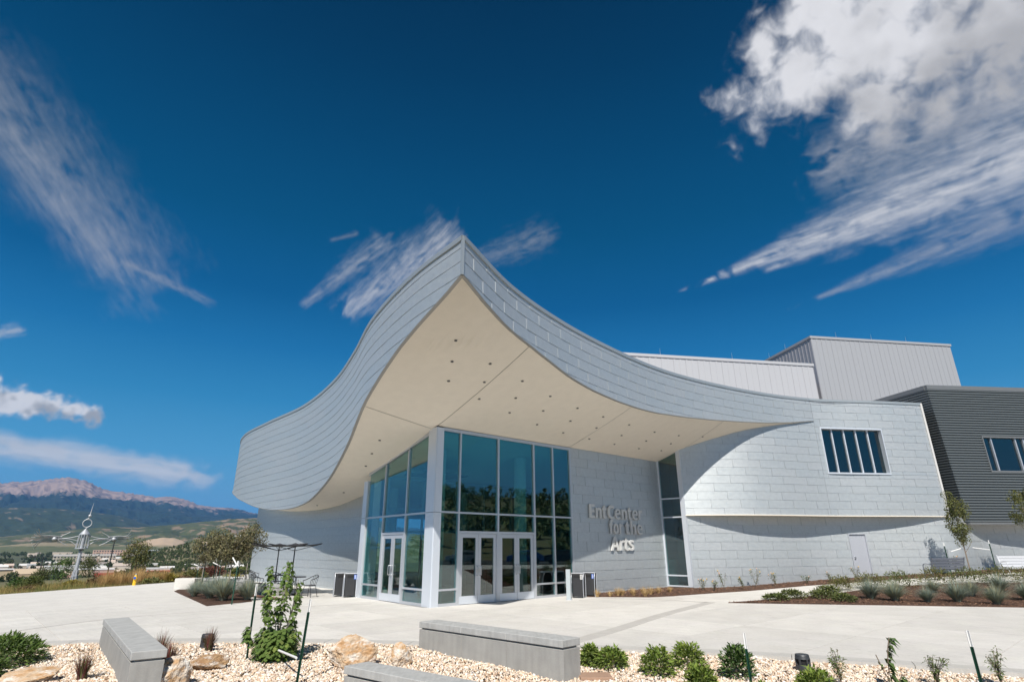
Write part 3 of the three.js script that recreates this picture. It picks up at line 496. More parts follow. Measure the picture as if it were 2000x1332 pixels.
// ── dark ribbed studio wing ──
{
  const wing = thing('studio_wing', 'dark grey ribbed metal building block with a ribbon window at the far right', 'building');
  const FF = planeFrame(23.5, -31.2, 6.2, -.72), SF = planeFrame(22.05, -37.5, 1.45, 6.3), LS = Math.hypot(1.45, 6.3), hi = 10.12, lo = 2.95, lean = (y) => (hi - y) / 7.4 * .4;
  const win = [2.5, 9.5, 5.56, 7.5], ribs = [];
  for (let y = lo + .07; y < hi; y += .1385) {
    const t = lean(y), rib = (u0, u1) => ribs.push(bar(FF, u0, u1, y - .036, y + .036, -.02, .085));
    if (y > win[2] - .04 && y < win[3] + .04) { rib(t, win[0]); rib(win[1], 22); } else rib(t, 22);
    const g = box(LS + .08, .072, .105, LS / 2 + .04, y, .032); ribs.push(onPlane(SF, g).translate(t * FF.dx, 0, t * FF.dz));
  }
  const s = new Soup(), q = (u, y) => { const [x, z] = FF.at(u); return [x, y, z]; };
  const sheet = (u0, u1, y0, y1) => s.quad(q(u0 === 0 ? lean(y0) : u0, y0), q(u1, y0), q(u1, y1), q(u0 === 0 ? lean(y1) : u0, y1));
  sheet(0, win[0], lo, hi); sheet(win[1], 22, lo, hi); sheet(win[0], win[1], lo, win[2]); sheet(win[0], win[1], win[3], hi);
  const p = (u, y) => { const [x, z] = SF.at(u); return [x + lean(y) * FF.dx, y, z + lean(y) * FF.dz]; }; s.quad(p(0, lo), p(LS, lo), p(LS, hi), p(0, hi));
  const g = s.geo(); g.deleteAttribute('color'); const wall = part('wall', g, M.darkMetal, wing);
  asStuff(part('ribs', ribs, M.darkMetal, wall));
  part('coping', [bar(FF, -.06, 22, hi, hi + .24, -.4, .11), onPlane(SF, box(LS, .24, .32, LS / 2 - .07, hi + .121, -.06))], M.darkTrim, wing);
  part('base_trim', bar(FF, lean(lo), 22, lo - .1, lo, -.1, .1), M.darkTrim, wing);
  part('underside', bar(FF, .3, 22, lo - .06, lo - .02, -3, -.1), M.soffit, wing);
  const w = part('window', [bar(FF, win[0], win[1], win[2] - .02, win[2] + .07, -.15, .11), bar(FF, win[0], win[1], win[3] - .07, win[3] + .02, -.15, .11), bar(FF, win[0], win[0] + .06, win[2] + .07, win[3] - .07, -.15, .11)], M.darkTrim, wing);
  const cuts = [2.56, 3.1, 4.6, 5.1, 6.6, 7.1, 8.6, 9.5];
  for (let i = 0; i + 1 < cuts.length; i++) { part('pane', bar(FF, cuts[i] + .03, cuts[i + 1] - .03, win[2] + .07, win[3] - .07, -.08, -.07), M.winGlass, w); if (i) part('mullion', bar(FF, cuts[i] - .035, cuts[i] + .035, win[2] + .07, win[3] - .07, -.1, .02), M.alum, w); }
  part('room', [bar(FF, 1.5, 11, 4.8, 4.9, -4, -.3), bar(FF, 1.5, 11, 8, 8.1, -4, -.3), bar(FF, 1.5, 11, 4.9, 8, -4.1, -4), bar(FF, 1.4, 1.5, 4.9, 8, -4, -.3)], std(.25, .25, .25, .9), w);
  const wallG = new Plan([[24.0, -31.5], [25.2, -32.15], [27.5, -32.75], [32, -33.4], [45, -34.8]], 300), lowG = (u) => { const [x, z] = wallG.at(u); return riseRight(x, z) - .1; }, topG = () => lo;
  const wg = part('ground_wall', strip(wallG, 0, wallG.length, lowG, topG, -.008), M.backing, wing);
  clad(wg, 'wall_panel', wallG, { u1: 8.5, lines: [lo, ...Array.from({ length: 24 }, (_, i) => LINE(i)).filter((y) => y < lo - .05 && y > .3), -.1], bottom: lowG, top: topG, shift: .55 });
  part('roof', bar(FF, .6, 22, hi - .1, hi - .05, -14, -.1), M.ribGrey, wing);
}

// ── white theatre block and its fly tower ──
{
  const block = thing('theater_block', 'white ribbed metal theatre block with a taller fly tower rising behind the roof edge', 'building');
  function ribbed(a, b, y0, y1, mat, wide, name) {
    const fr = planeFrame(a[0], a[1], b[0] - a[0], b[1] - a[1]), L = Math.hypot(b[0] - a[0], b[1] - a[1]), n = Math.round(L / wide);
    for (let i = 0; i < n; i++) { const u = L * i / n, w = L / n; part(name, [bar(fr, u + .004, u + w - .004, y0, y1, -.05, 0), bar(fr, u + .02, u + w * .17, y0, y1, 0, .022), bar(fr, u + w * .5, u + w * .65, y0, y1, 0, .022)], mat, block); }
    part('coping', bar(fr, -.08, L + .08, y1, y1 + .22, -.4, .08), mat, block);
    for (let i = 1; i < 4; i++) { const [x, z] = fr.at(L * i / 4 - 1); part('lightning_rod', rod([x, y1 + .2, z], [x, y1 + .75, z], .02, .008), M.steel, block); }
  }
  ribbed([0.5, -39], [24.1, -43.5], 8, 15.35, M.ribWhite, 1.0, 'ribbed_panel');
  ribbed([24.1, -43.52], [26.2, -52], 8, 15.35, M.ribPale, 1.0, 'ribbed_panel');  // side return in a darker tone, its shade put into the colour
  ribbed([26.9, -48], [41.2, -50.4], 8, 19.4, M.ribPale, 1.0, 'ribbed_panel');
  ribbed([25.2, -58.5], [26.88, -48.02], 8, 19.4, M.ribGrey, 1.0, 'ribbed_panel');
  part('roof', new THREE.ShapeGeometry(new THREE.Shape([[26.9, 48], [41.2, 50.4], [39, 62], [25.2, 58.5]].map((p) => new THREE.Vector2(...p)))).rotateX(-Math.PI / 2).translate(0, 19.3, 0), M.ribGrey, block);
  part('roof', new THREE.ShapeGeometry(new THREE.Shape([[.5, 39], [24.1, 43.5], [26, 52], [0, 56]].map((p) => new THREE.Vector2(...p)))).rotateX(-Math.PI / 2).translate(0, 15.2, 0), M.ribGrey, block);
}

// ───────────── ground, plaza, beds ─────────────
function groundAt(x, z) {
  const left = Math.max(0, -23 - x + 0.18 * (z + 30)), back = Math.max(0, -62 - z), fall = Math.max(left, Math.min(back, left + 40 + back * 0.3));
  const r = Math.hypot(x, z);
  let y = -0.35 - Math.min(27.6, fall * 0.062) + (fall > 3 ? 0.25 * fbm2(x * 0.05, z * 0.05, 2) : 0);
  if (x < -100 || z < -150) y += 14 * sstep(1500, 2500, r);
  return y;
}
{ // one sheet out to the horizon
  const na = 180, nr = 110, P = [], I = [], Cc = [];
  for (let j = 0; j <= nr; j++) { const r = j === 0 ? 0.01 : 4 * Math.pow(30000 / 4, (j - 1) / (nr - 1)); for (let i = 0; i <= na; i++) { const a = i / na * Math.PI * 2, x = Math.sin(a) * r, z = -Math.cos(a) * r, y = groundAt(x, z); P.push(x, y, z);
    const k = fbm2(x * 0.02, z * 0.02, 4), q = fbm2(x * 0.004 + 9, z * 0.004, 3), far = sstep(60, 300, r); const c = [lerp(.17, .075, far) + .05 * k + .03 * q, lerp(.15, .085, far) + .04 * k + .02 * q, lerp(.065, .045, far) + .02 * k]; Cc.push(...c.map((v) => Math.max(0.012, v)));
    if (i < na && j < nr) { const s = j * (na + 1) + i; I.push(s, s + 1, s + na + 1, s + 1, s + na + 2, s + na + 1); } } }
  const g = new THREE.BufferGeometry(); g.setAttribute('position', new THREE.Float32BufferAttribute(P, 3)); g.setAttribute('color', new THREE.Float32BufferAttribute(Cc, 3)); g.setIndex(I); g.computeVertexNormals();
  structure('ground', g, new THREE.MeshStandardMaterial({ vertexColors: true, roughness: 1, side: THREE.DoubleSide }));
}
// the kerb between paving and gravel, left to right
const kerbPts = [[-16, -11.0], [-12.5, -12.55], [-9.9, -13.3], [-8.4, -13.6], [-5.7, -13.62], [-3.6, -13.4], [-1.2, -12.98], [1.61, -12.5], [4.0, -11.88], [5.9, -11.05], [7.95, -10.0], [12, -7.4], [17, -3.5]];
const kerb = new Plan(kerbPts, 400);
const kerbZ = (x) => interp(kerb.p.map((q) => q[0]), kerb.p.map((q) => q[1]), x);
function clipToCell(poly, cell) {                                // both [x, z] lists, the cell convex and counter-clockwise in (x, z)
  let out = poly;
  for (let i = 0; i < cell.length && out.length; i++) {
    const a = cell[i], b = cell[(i + 1) % cell.length], inside = (p) => (b[0] - a[0]) * (p[1] - a[1]) - (b[1] - a[1]) * (p[0] - a[0]) >= 0, next = [];
    for (let k = 0; k < out.length; k++) { const p = out[k], q = out[(k + 1) % out.length], ip = inside(p), iq = inside(q); if (ip) next.push(p); if (ip !== iq) { const d1 = (b[0] - a[0]) * (p[1] - a[1]) - (b[1] - a[1]) * (p[0] - a[0]), d2 = (b[0] - a[0]) * (q[1] - a[1]) - (b[1] - a[1]) * (q[0] - a[0]), t = d1 / (d1 - d2); next.push([lerp(p[0], q[0], t), lerp(p[1], q[1], t)]); } }
    out = next;
  }
  return out;
}
function slabGeo(poly, y0, y1, bevel = 0) {
  const sh = new THREE.Shape(poly.map(([x, z]) => new THREE.Vector2(x, -z)));
  const g = new THREE.ExtrudeGeometry(sh, { depth: y1 - y0, bevelEnabled: false, steps: 1 }); g.rotateX(-Math.PI / 2); g.translate(0, y0, 0);
  const p = g.attributes.position, uv = new Float32Array(p.count * 2); for (let i = 0; i < p.count; i++) { uv[2 * i] = p.getX(i); uv[2 * i + 1] = p.getZ(i); } g.setAttribute('uv', new THREE.BufferAttribute(uv, 2));
  return g;
}
const area = (p) => { let s = 0; for (let i = 0; i < p.length; i++) { const a = p[i], b = p[(i + 1) % p.length]; s += a[0] * b[1] - a[1] * b[0]; } return s / 2; };
{
  const outline = [...kerb.p.filter((_, i) => i % 4 === 0), [46, 2], [46, -34], [-19, -50], [-20.9, -44], [-19.7, -36], [-20.6, -32.5], [-21.4, -29.9], [-22.1, -26], [-24, -20], [-27, -13]];
  const plaza = structure('plaza', slabGeo([...kerb.p.filter((_, i) => i % 8 === 0), [46, 2], [46, -34], [-19, -50], [-20.9, -44], [-19.7, -36], [-21.4, -29.9], [-24, -20], [-27, -13]], -0.3, -0.012), M.joint);
  const concretes = [0, 1, 2, 3].map((i) => { const m = M.concrete.clone(), k = 1 + (i - 1.5) * 0.034; m.color = rgb(.70 * k, .68 * k, .65 * k); m.map = M.concrete.map.clone(); m.map.offset.set(i * .27, i * .41); m.map.rotation = 0.75; return m; });
  const size = 2.5, g = 0.007;
  for (let i = -14; i <= 17; i++) for (let j = -3; j <= 9; j++) {
    const s0 = i * size + .4, d0 = j * size - .9; if (s0 > -.5 && s0 + size < 13 && d0 + size < 0.2) continue;
    const c = [[s0 + g, d0 + g], [s0 + size - g, d0 + g], [s0 + size - g, d0 + size - g], [s0 + g, d0 + size - g]].map(([s, d]) => toWorld(s, d)); if (area(c) < 0) c.reverse();
    const q = clipToCell(outline, c); if (q.length > 2 && Math.abs(area(q)) > 0.02) part('paving_slab', slabGeo(q, -0.1, 0), concretes[Math.floor(rnd() * 4)], plaza);
  }
  for (const [s0, s1, d0, d1] of [[-40, 16, -40, -8.407], [45.407, 60, -8.4, 30]]) { const c = [[s0, d0], [s1, d0], [s1, d1], [s0, d1]].map(([s, d]) => toWorld(s, d)); if (area(c) < 0) c.reverse(); const q = clipToCell(outline, c); if (q.length > 2) part('paving_slab', slabGeo(q, -0.1, -0.001), M.concrete, plaza); }
  // darker bands cast into the paving
  const band = (a, b, w, n) => { const cv = new Plan([a, ...n, b], 60), p = []; for (let i = 0; i <= 24; i++) p.push(cv.off(cv.length * i / 24, w / 2)); for (let i = 24; i >= 0; i--) p.push(cv.off(cv.length * i / 24, -w / 2)); part('paving_band', slabGeo(p, -.05, .004), M.concreteBand, plaza); };
  band([1.1, -12.75], [6.85, -21.6], .36, [[2.4, -14.75], [4.2, -17.7]]);
  band([-11.9, -14.3], [-4.9, -21.6], .10, [[-11.0, -17.6], [-8.6, -19.85]]);
  band([6.7, -21.5], [2.6, -23.9], .24, [[5.4, -22.6]]);
  // kerb stones
  const kw = 0.4, n = Math.round(kerb.length / 1.8);
  for (let i = 0; i < n; i++) { const a = kerb.length * i / n + .005, b = kerb.length * (i + 1) / n - .005, p = []; for (let k = 0; k <= 6; k++) p.push(kerb.off(lerp(a, b, k / 6), 0.004)); for (let k = 6; k >= 0; k--) p.push(kerb.off(lerp(a, b, k / 6), kw)); part('kerb_stone', slabGeo(p, -.25, .003), M.kerb, plaza); }
}
// gravel bed between the kerb and the viewer
const gravelAt = (x, z) => -0.035 - 0.10 * sstep(-12.2, -9.2, z) * sstep(6, -2, Math.abs(x - 1) - 3) + 0.035 * fbm2(x * 0.5, z * 0.5, 2) - 0.05 * sstep(-9, -5, z);
{
  const P = [], U = [], I = [], nx = 120, nz = 40;
  for (let i = 0; i <= nx; i++) for (let j = 0; j <= nz; j++) { const x = lerp(-15, 15, i / nx), z = lerp(kerbZ(x) + 0.1, -3, j / nz); P.push(x, gravelAt(x, z) - 0.02, z); U.push(x, z); if (i < nx && j < nz) { const q = i * (nz + 1) + j; I.push(q, q + 1, q + nz + 1, q + 1, q + nz + 2, q + nz + 1); } }
  const g = new THREE.BufferGeometry(); g.setAttribute('position', new THREE.Float32BufferAttribute(P, 3)); g.setAttribute('uv', new THREE.Float32BufferAttribute(U, 2)); g.setIndex(I); g.computeVertexNormals();
  structure('gravel_bed', g, std(.34, .26, .18, .98, 0, { map: scaled(texMulch, 2), bumpMap: scaled(texGrain, 3), bumpScale: .02 }));
  const gravel = new THREE.Group(); gravel.name = 'gravel'; gravel.userData = { kind: 'stuff', label: 'pale peach and tan crushed gravel filling the bed along the paving', category: 'gravel' }; scene.add(gravel);
  const stone = (seed) => { const q = mulberry(seed), g0 = new THREE.IcosahedronGeometry(1, 0), p = g0.attributes.position, key = new Map(); for (let i = 0; i < p.count; i++) { const k = [p.getX(i), p.getY(i), p.getZ(i)].map((v) => v.toFixed(3)).join(); if (!key.has(k)) key.set(k, 0.72 + 0.5 * q()); const s = key.get(k); p.setXYZ(i, p.getX(i) * s, p.getY(i) * s * 0.7, p.getZ(i) * s * 0.85); } g0.computeVertexNormals(); return g0; };
  const tones = [[.66, .51, .38], [.72, .61, .50], [.60, .43, .29], [.78, .71, .63], [.70, .57, .45], [.50, .42, .35], [.76, .66, .52], [.42, .29, .2], [.80, .75, .70]];
  const mat = new THREE.MeshStandardMaterial({ roughness: .9 });
  for (let v = 0; v < 4; v++) {
    const N = 23000, im = new THREE.InstancedMesh(stone(100 + v), mat, N), m = new THREE.Matrix4(), q = new THREE.Quaternion(), e = new THREE.Euler(), c = new THREE.Color(); im.name = 'gravel_stones'; im.userData.kind = 'stuff'; im.castShadow = im.receiveShadow = true;
    for (let i = 0; i < N; i++) {
      let x, z; do { z = lerp(-13.5, -8.0, Math.pow(rnd(), 0.9)); x = rr(-1, 1) * (-z * 0.98 + 0.6); } while (z < kerbZ(x) + 0.39);
      const s = 0.012 + 0.016 * Math.pow(rnd(), 1.6) + (rnd() < .02 ? .012 : 0);
      e.set(rr(0, 6.3), rr(0, 6.3), rr(0, 6.3)); q.setFromEuler(e); m.compose(new THREE.Vector3(x, gravelAt(x, z) - 0.008 + rnd() * 0.018, z), q, new THREE.Vector3(s, s, s)); im.setMatrixAt(i, m);
      const t = tones[Math.floor(rnd() * tones.length)], k = rr(.85, 1.3); im.setColorAt(i, c.setRGB(t[0] * k, t[1] * k, t[2] * k));
    }
    gravel.add(im);
  }
}
// mulch beds along the right wing, the path between them
function sheetOver(poly, lift, mat, name, cell = 0.5) {          // a sheet that follows the rise of the ground, with a thin edge
  const xs = poly.map((p) => p[0]), zs = poly.map((p) => p[1]), geos = [];
  const x0 = Math.min(...xs), x1 = Math.max(...xs), z0 = Math.min(...zs), z1 = Math.max(...zs), s = new Soup(), at = (p) => [p[0], riseRight(p[0], p[1]) + lift(p[0], p[1]), p[1]];
  for (let x = x0; x < x1; x += cell) for (let z = z0; z < z1; z += cell) { const q = clipToCell(poly, [[x, z], [x + cell, z], [x + cell, z + cell], [x, z + cell]]); for (let i = 1; i + 1 < q.length; i++) s.tri(at(q[0]), at(q[i + 1]), at(q[i])); }
  for (let i = 0; i < poly.length; i++) { const a = poly[i], b = poly[(i + 1) % poly.length], A = at(a), B = at(b); s.quad(A, B, [B[0], A[1] - .3, B[2]], [A[0], A[1] - .3, A[2]]); }
  const g = s.geo(); g.deleteAttribute('color'); const p = g.attributes.position, uv = g.attributes.uv; for (let i = 0; i < p.count; i++) uv.setXY(i, p.getX(i), p.getZ(i));
  return structure(name, g, mat);
}
const heap = (x, z) => 0.025 + 0.02 * fbm2(x * 1.3, z * 1.3, 2);
const bedFront = [[7.35, -21.3], [9.6, -20.75], [12.6, -20.1], [15.8, -19.35], [20, -18.4], [30, -16], [30, -22.5], [24, -24.6], [19, -25.6], [15.5, -25.6], [13, -24.4], [10.6, -23.2], [8.8, -22.0]];
const bedWall = [[2.9, -24.05], [5.2, -23.75], [6.4, -24.3], [8.0, -25.4], [10, -26.6], [13.2, -27.7], [17, -28.4], [22, -29.0], [30, -29.6], [30, -33], [24.5, -31.7], [22.6, -30.95], [16.7, -30.65], [14.9, -30.35], [11.4, -29.35], [8.4, -28.8], [7.4, -29.35], [2.7, -24.95]];
const pathRight = [[6.2, -22.6], [8.6, -22.2], [10.6, -23.3], [13, -24.5], [15.5, -25.7], [19, -25.7], [24, -24.7], [30, -22.6], [30, -29.7], [22, -29.1], [17, -28.5], [13.2, -27.8], [10, -26.7], [8, -25.5], [6.3, -24.4]];
sheetOver(bedFront, heap, M.mulch, 'mulch_bed'); sheetOver(bedWall, heap, M.mulch, 'mulch_bed'); sheetOver(pathRight, () => 0.006, M.concrete, 'path', 1);
sheetOver([[-15.4, -28.1], [-15.9, -29.6], [-13.1, -30.0], [-11.6, -27.0], [-9.5, -22.6], [-10.3, -20.95]].reverse(), heap, M.mulch, 'mulch_bed');
{ // wood chips lying on the mulch
  const g = new THREE.BoxGeometry(1, .25, .35), im = new THREE.InstancedMesh(g, new THREE.MeshStandardMaterial({ roughness: .95 }), 9000), m = new THREE.Matrix4(), q = new THREE.Quaternion(), c = new THREE.Color();
  im.name = 'wood_chips'; im.userData = { kind: 'stuff', label: 'brown shredded wood chips scattered over the planting beds', category: 'mulch' }; im.castShadow = im.receiveShadow = true;
  const inside = (poly, x, z) => { let r = false; for (let i = 0, j = poly.length - 1; i < poly.length; j = i++) { const a = poly[i], b = poly[j]; if ((a[1] > z) !== (b[1] > z) && x < (b[0] - a[0]) * (z - a[1]) / (b[1] - a[1]) + a[0]) r = !r; } return r; };
  for (let i = 0; i < 9000; i++) { let x, z, k = 0; do { x = rr(2.5, 24); z = rr(-31, -17.4); } while (!(inside(bedFront, x, z) || inside(bedWall, x, z)) && k++ < 60); const s = rr(.03, .09); q.setFromEuler(new THREE.Euler(rr(-.4, .4), rr(0, 6.3), rr(-.4, .4))); m.compose(new THREE.Vector3(x, riseRight(x, z) + heap(x, z) + .008, z), q, new THREE.Vector3(s, s * .5, s)); im.setMatrixAt(i, m); const t = rr(.6, 1.5); im.setColorAt(i, c.setRGB(.17 * t, .095 * t, .06 * t)); }
  scene.add(im);
}

// ───────────── mountains, foothills, town ─────────────
const azDir = (a) => [Math.sin(a * D2R), -Math.cos(a * D2R)];
function ridge(name, profile, r0, r1, r2, { base = -24, amp = 0.3, na = 200, nr = 56, color, bow = 1.25, freq = 1, seed = 0, jag = 0 }) {
  const P = [], I = [], Cc = [], az = profile.map((p) => p[0]), el = profile.map((p) => p[1]);
  const height = (a, r) => {
    const [dx, dz] = azDir(a), x = dx * r, z = dz * r, k = freq / r1, e = interp(az, el, a) + jag * fbm2(a * 3.1, seed, 4), crest = 1.8 + r1 * Math.tan(e * D2R);
    const t = r < r1 ? (r - r0) / (r1 - r0) : 1 - (r - r1) / (r2 - r1) * 0.6, spur = ridged(x * k * 9 + seed, z * k * 9, 5) - 0.62, sm = fbm2(x * k * 3 + seed * 2, z * k * 3, 3);
    const w = r < r1 ? Math.sin(Math.PI * Math.min(1, t)) : 0.3 * (1 - t), h = (crest - base) * (Math.pow(clamp(t), bow) + w * (spur * amp + sm * amp * 0.45));
    return base + Math.min(h, (crest - base) * (0.04 + 0.96 * Math.min(1, t * 1.02)));
  };
  for (let i = 0; i <= na; i++) for (let j = 0; j <= nr; j++) {
    const a = lerp(az[0], az[az.length - 1], i / na), r = j <= nr * 0.85 ? lerp(r0, r1, j / (nr * 0.85)) : lerp(r1, r2, (j - nr * 0.85) / (nr * 0.15)), [dx, dz] = azDir(a), y = height(a, r);
    P.push(dx * r, y, dz * r); const sl = (height(a, r + r1 * 0.004) - height(a, r - r1 * 0.004)) / (r1 * 0.008); Cc.push(...color(dx * r, y, dz * r, a, sl));
    if (i < na && j < nr) { const q = i * (nr + 1) + j; I.push(q, q + nr + 1, q + 1, q + 1, q + nr + 1, q + nr + 2); }
  }
  const g = new THREE.BufferGeometry(); g.setAttribute('position', new THREE.Float32BufferAttribute(P, 3)); g.setAttribute('color', new THREE.Float32BufferAttribute(Cc, 3)); g.setIndex(I); g.computeVertexNormals();
  structure(name, g, new THREE.MeshStandardMaterial({ vertexColors: true, roughness: 1, side: THREE.DoubleSide }));
  return height;
}
const mixc = (a, b, t) => a.map((v, i) => lerp(v, b[i], t));
ridge('mountain', [[-58, 3.6], [-50, 4.3], [-44, 4.55], [-41.4, 4.66], [-40.2, 4.82], [-39.2, 4.98], [-38.2, 5.2], [-37.3, 5.36], [-36.4, 5.17], [-35.5, 4.74], [-34.5, 4.41], [-33.7, 4.38], [-32.2, 4.25], [-31.1, 4.05], [-30.2, 4.2], [-29.2, 4.0], [-28, 3.54], [-26.8, 3.44], [-25.5, 3.38], [-23.4, 2.95], [-18, 2.2], [-10, 1.8], [2, 1.5]], 9500, 17000, 22000, {
  base: 150, amp: .42, na: 420, nr: 110, freq: 2.1, seed: 4, jag: .12, bow: 1.1, color: (x, y, z, a, sl) => {
    const tree = 1010 + 130 * fbm2(x * .0011, z * .0011, 4) - 120 * sstep(-33, -27, a), n = fbm2(x * .004, z * .004, 4), gullyShade = ridged(x * .0022, z * .0022, 4), rock = mixc([.36, .265, .215], [.17, .14, .135], clamp(.35 + .8 * n + 2.4 * (gullyShade - .66))), forest = mixc([.014, .028, .022], [.03, .048, .032], clamp(.4 + .6 * n));  // rock darkened in gully bands: relief shading put into the colour
    const bald = sstep(.5, .7, fbm2(x * .0016 + 7, z * .0016, 4)) * .8; return mixc(mixc(forest, rock, bald), rock, sstep(-40, 60, y - tree + 140 * n)); } });
ridge('mountain', [[-58, 2.6], [-46, 2.75], [-41, 2.88], [-39.8, 2.98], [-37.5, 2.97], [-35.2, 2.76], [-33.4, 2.5], [-31.5, 1.9], [-29, 1.5], [-25, 1.2], [-20, .9]], 5200, 9000, 11500, {
  base: 10, amp: .3, na: 240, nr: 60, freq: 1.5, seed: 9, jag: .06, color: (x, y, z) => { const n = fbm2(x * .005, z * .005, 4), b = sstep(.42, .62, fbm2(x * .0035 + 3, z * .0035, 4)); return mixc(mixc([.022, .04, .024], [.045, .065, .035], clamp(.45 + .6 * n)), [.32, .24, .17], b * .85); } });
ridge('foothill', [[-58, .9], [-44, .8], [-40.5, .88], [-38.8, 1.12], [-36.7, 1.4], [-35.2, 1.6], [-34, 1.7], [-32.3, 1.66], [-29, 2.0], [-27.1, 2.25], [-25.5, 2.44], [-23.4, 2.56], [-20, 2.7], [-12, 2.4]], 3000, 5000, 6500, {
  base: -10, amp: .34, na: 240, nr: 60, freq: 1.6, seed: 15, jag: .05, color: (x, y, z, a) => { const n = fbm2(x * .008, z * .008, 4), g = fbm2(x * .0022 + 8, z * .0022, 3), b = sstep(.22, .5, fbm2(x * .005 + 3, z * .005, 4) + .25 * sstep(-28, -24.5, a)); return mixc(mixc([.035, .055, .026], [.11, .12, .05], clamp(.4 + .5 * n + .5 * g)), [.33, .23, .17], b * .8); } });
ridge('hogback', [[-45, .1], [-41, .2], [-39.2, .42], [-37.8, .52], [-36, .44], [-34, .4], [-32.9, .42], [-32.0, .52], [-31.2, .74], [-30.3, .9], [-29.4, .86], [-28.4, .55], [-27, .5], [-24, .6], [-20, .8]], 2600, 3600, 4300, {
  base: -14, amp: .2, na: 200, nr: 40, freq: 1.2, seed: 22, jag: .03, color: (x, y, z, a) => { const n = fbm2(x * .012, z * .012, 4), s = sstep(8, 22, y + 7 * n) * sstep(-33, -32, a) * sstep(-27.6, -29, a), t = sstep(14, 19, y + 5 * n) * .45; return mixc(mixc([.075, .095, .04], [.13, .135, .06], clamp(.5 + .6 * n)), [.48, .36, .25], Math.max(s, t)); } });
const nearHill = ridge('hill', [[-33.5, -1.6], [-32.2, -.75], [-31, -.25], [-29.3, .2], [-27.5, .62], [-26, .95], [-24.4, 1.12], [-23.2, 1.26], [-20, 1.5], [-14, 1.6], [-8, 1.2]], 900, 1500, 2100, {
  base: -28, amp: .22, na: 160, nr: 44, freq: 1.4, seed: 31, jag: .05, color: (x, y, z) => { const n = fbm2(x * .03, z * .03, 4), b = sstep(.1, .5, fbm2(x * .012 + 3, z * .012, 3)); return mixc(mixc([.09, .10, .045], [.2, .17, .09], clamp(.5 + .6 * n)), [.42, .33, .24], b * .75); } });

// ── trees ──
function leafCrown(count, place, size, seed, tint = .25, cup = .3) {  // many small bent leaf faces
  const q = mulberry(seed), s = new Soup();
  for (let i = 0; i < count; i++) {
    const [x, y, z, k = 1] = place(q, i), L = size * k * (0.7 + 0.6 * q()), a = q() * 6.283, t = (q() - .5) * 2.2, r = q() * 6.283;
    const m = new THREE.Matrix4().makeRotationFromEuler(new THREE.Euler(t, a, r)), v = (px, py, pz) => { const w = new THREE.Vector3(px * L, py * L, pz * L).applyMatrix4(m); return [x + w.x, y + w.y, z + w.z]; };
    const c = 1 - tint + 2 * tint * q(), col = [c * (0.95 + .2 * q()), c, c * .9];
    const A = v(-.5, 0, 0), B = v(0, .02, -.28), Cq = v(.5, -cup * .3, 0), D = v(0, .02, .28); s.tri(A, B, Cq, col); s.tri(A, Cq, D, col);
  }
  return s.geo();
}
const blob = (rx, ry, rz, cy = 0, hollow = .45) => (q) => { let x, y, z, r; do { x = q() * 2 - 1; y = q() * 2 - 1; z = q() * 2 - 1; r = x * x + y * y + z * z; } while (r > 1 || r < hollow * hollow * q()); return [x * rx, cy + y * ry, z * rz]; };
function clumpy(rx, ry, rz, cy, lobes, seed) {                   // lobes spread through a crown, so that it has gaps and an uneven rim
  const q0 = mulberry(seed), L = Array.from({ length: lobes }, () => { const [x, y, z] = blob(rx * .72, ry * .78, rz * .72, cy, .6)(q0); return [x, y, z, (0.26 + 0.2 * q0()) * Math.min(rx, ry)]; });
  return (q) => { const l = L[Math.floor(q() * L.length)]; const [x, y, z] = blob(l[3], l[3], l[3], 0, .5)(q); return [l[0] + x, l[1] + y, l[2] + z]; };
}
const farLeaf = [leafMat(.05, .075, .03, 0), leafMat(.065, .085, .035, 0), leafMat(.035, .06, .03, 0)];
const townCrowns = [leafCrown(420, clumpy(3.4, 3.8, 3.4, 5, 18, 1), 1.35, 2, .35), leafCrown(420, clumpy(4.6, 3.4, 4.6, 4.6, 22, 3), 1.4, 4, .35), leafCrown(380, clumpy(2.6, 4.6, 2.6, 5.6, 16, 5), 1.2, 6, .35)];
const townTrunk = cyl(.28, .16, 4.5, 0, 0, 0, 7);
function farTree(name, label, x, z, y, h, kind, group, mat) { const t = thing(name, label, 'tree', [x, y, z], rr(0, 6), group); part('crown', townCrowns[kind], mat ?? farLeaf[kind], t); part('trunk', townTrunk, M.bark, t); t.scale.setScalar(h / 9); return t; }

// ── town buildings: x, z, width, height, wall, roof and the windows that show ──
function townHouse(label, [x, z, w, h], { y = -28, wall = [.6, .5, .4], roof = [.7, .7, .7], pitch = 0, storeys = 0, bays = 6, stripe, depth = 14, cat = 'building', name = 'town_building', turn = 0.1 }) {
  const t = thing(name, label, cat, [x, y, z], Math.atan2(-x, -z) + turn);
  const wl = part('wall', box(w, h, depth, 0, h / 2, 0), std(...wall, .9), t);
  if (pitch) { const s = new THREE.Shape([[-depth / 2 - .5, 0], [depth / 2 + .5, 0], [0, pitch]].map((p) => new THREE.Vector2(...p))); const g = new THREE.ExtrudeGeometry(s, { depth: w + 1, bevelEnabled: false }); g.rotateY(Math.PI / 2); g.translate(-w / 2 - .5, h + .01, 0); part('roof', g, std(...roof, .85), t); }
  else part('roof', [box(w + .8, .9, depth + .8, 0, h + .46, 0)], std(...roof, .8), t);
  if (stripe) part('fascia', box(w + .3, h * .28, .5, 0, h * .62, depth / 2 + .2), std(...stripe, .7), t);
  if (storeys) { const ww = w / bays * .5, hh = h / storeys * .5, g = box(ww, hh, .3); for (let i = 0; i < bays; i++) for (let j = 0; j < storeys; j++) { const m = part('window', g, M.winDark, wl); m.position.set(-w / 2 + (i + .5) * w / bays, (j + .55) * h / storeys, depth / 2 + .1); } }
  return t;
}
M.winDark = std(.05, .06, .07, .3);
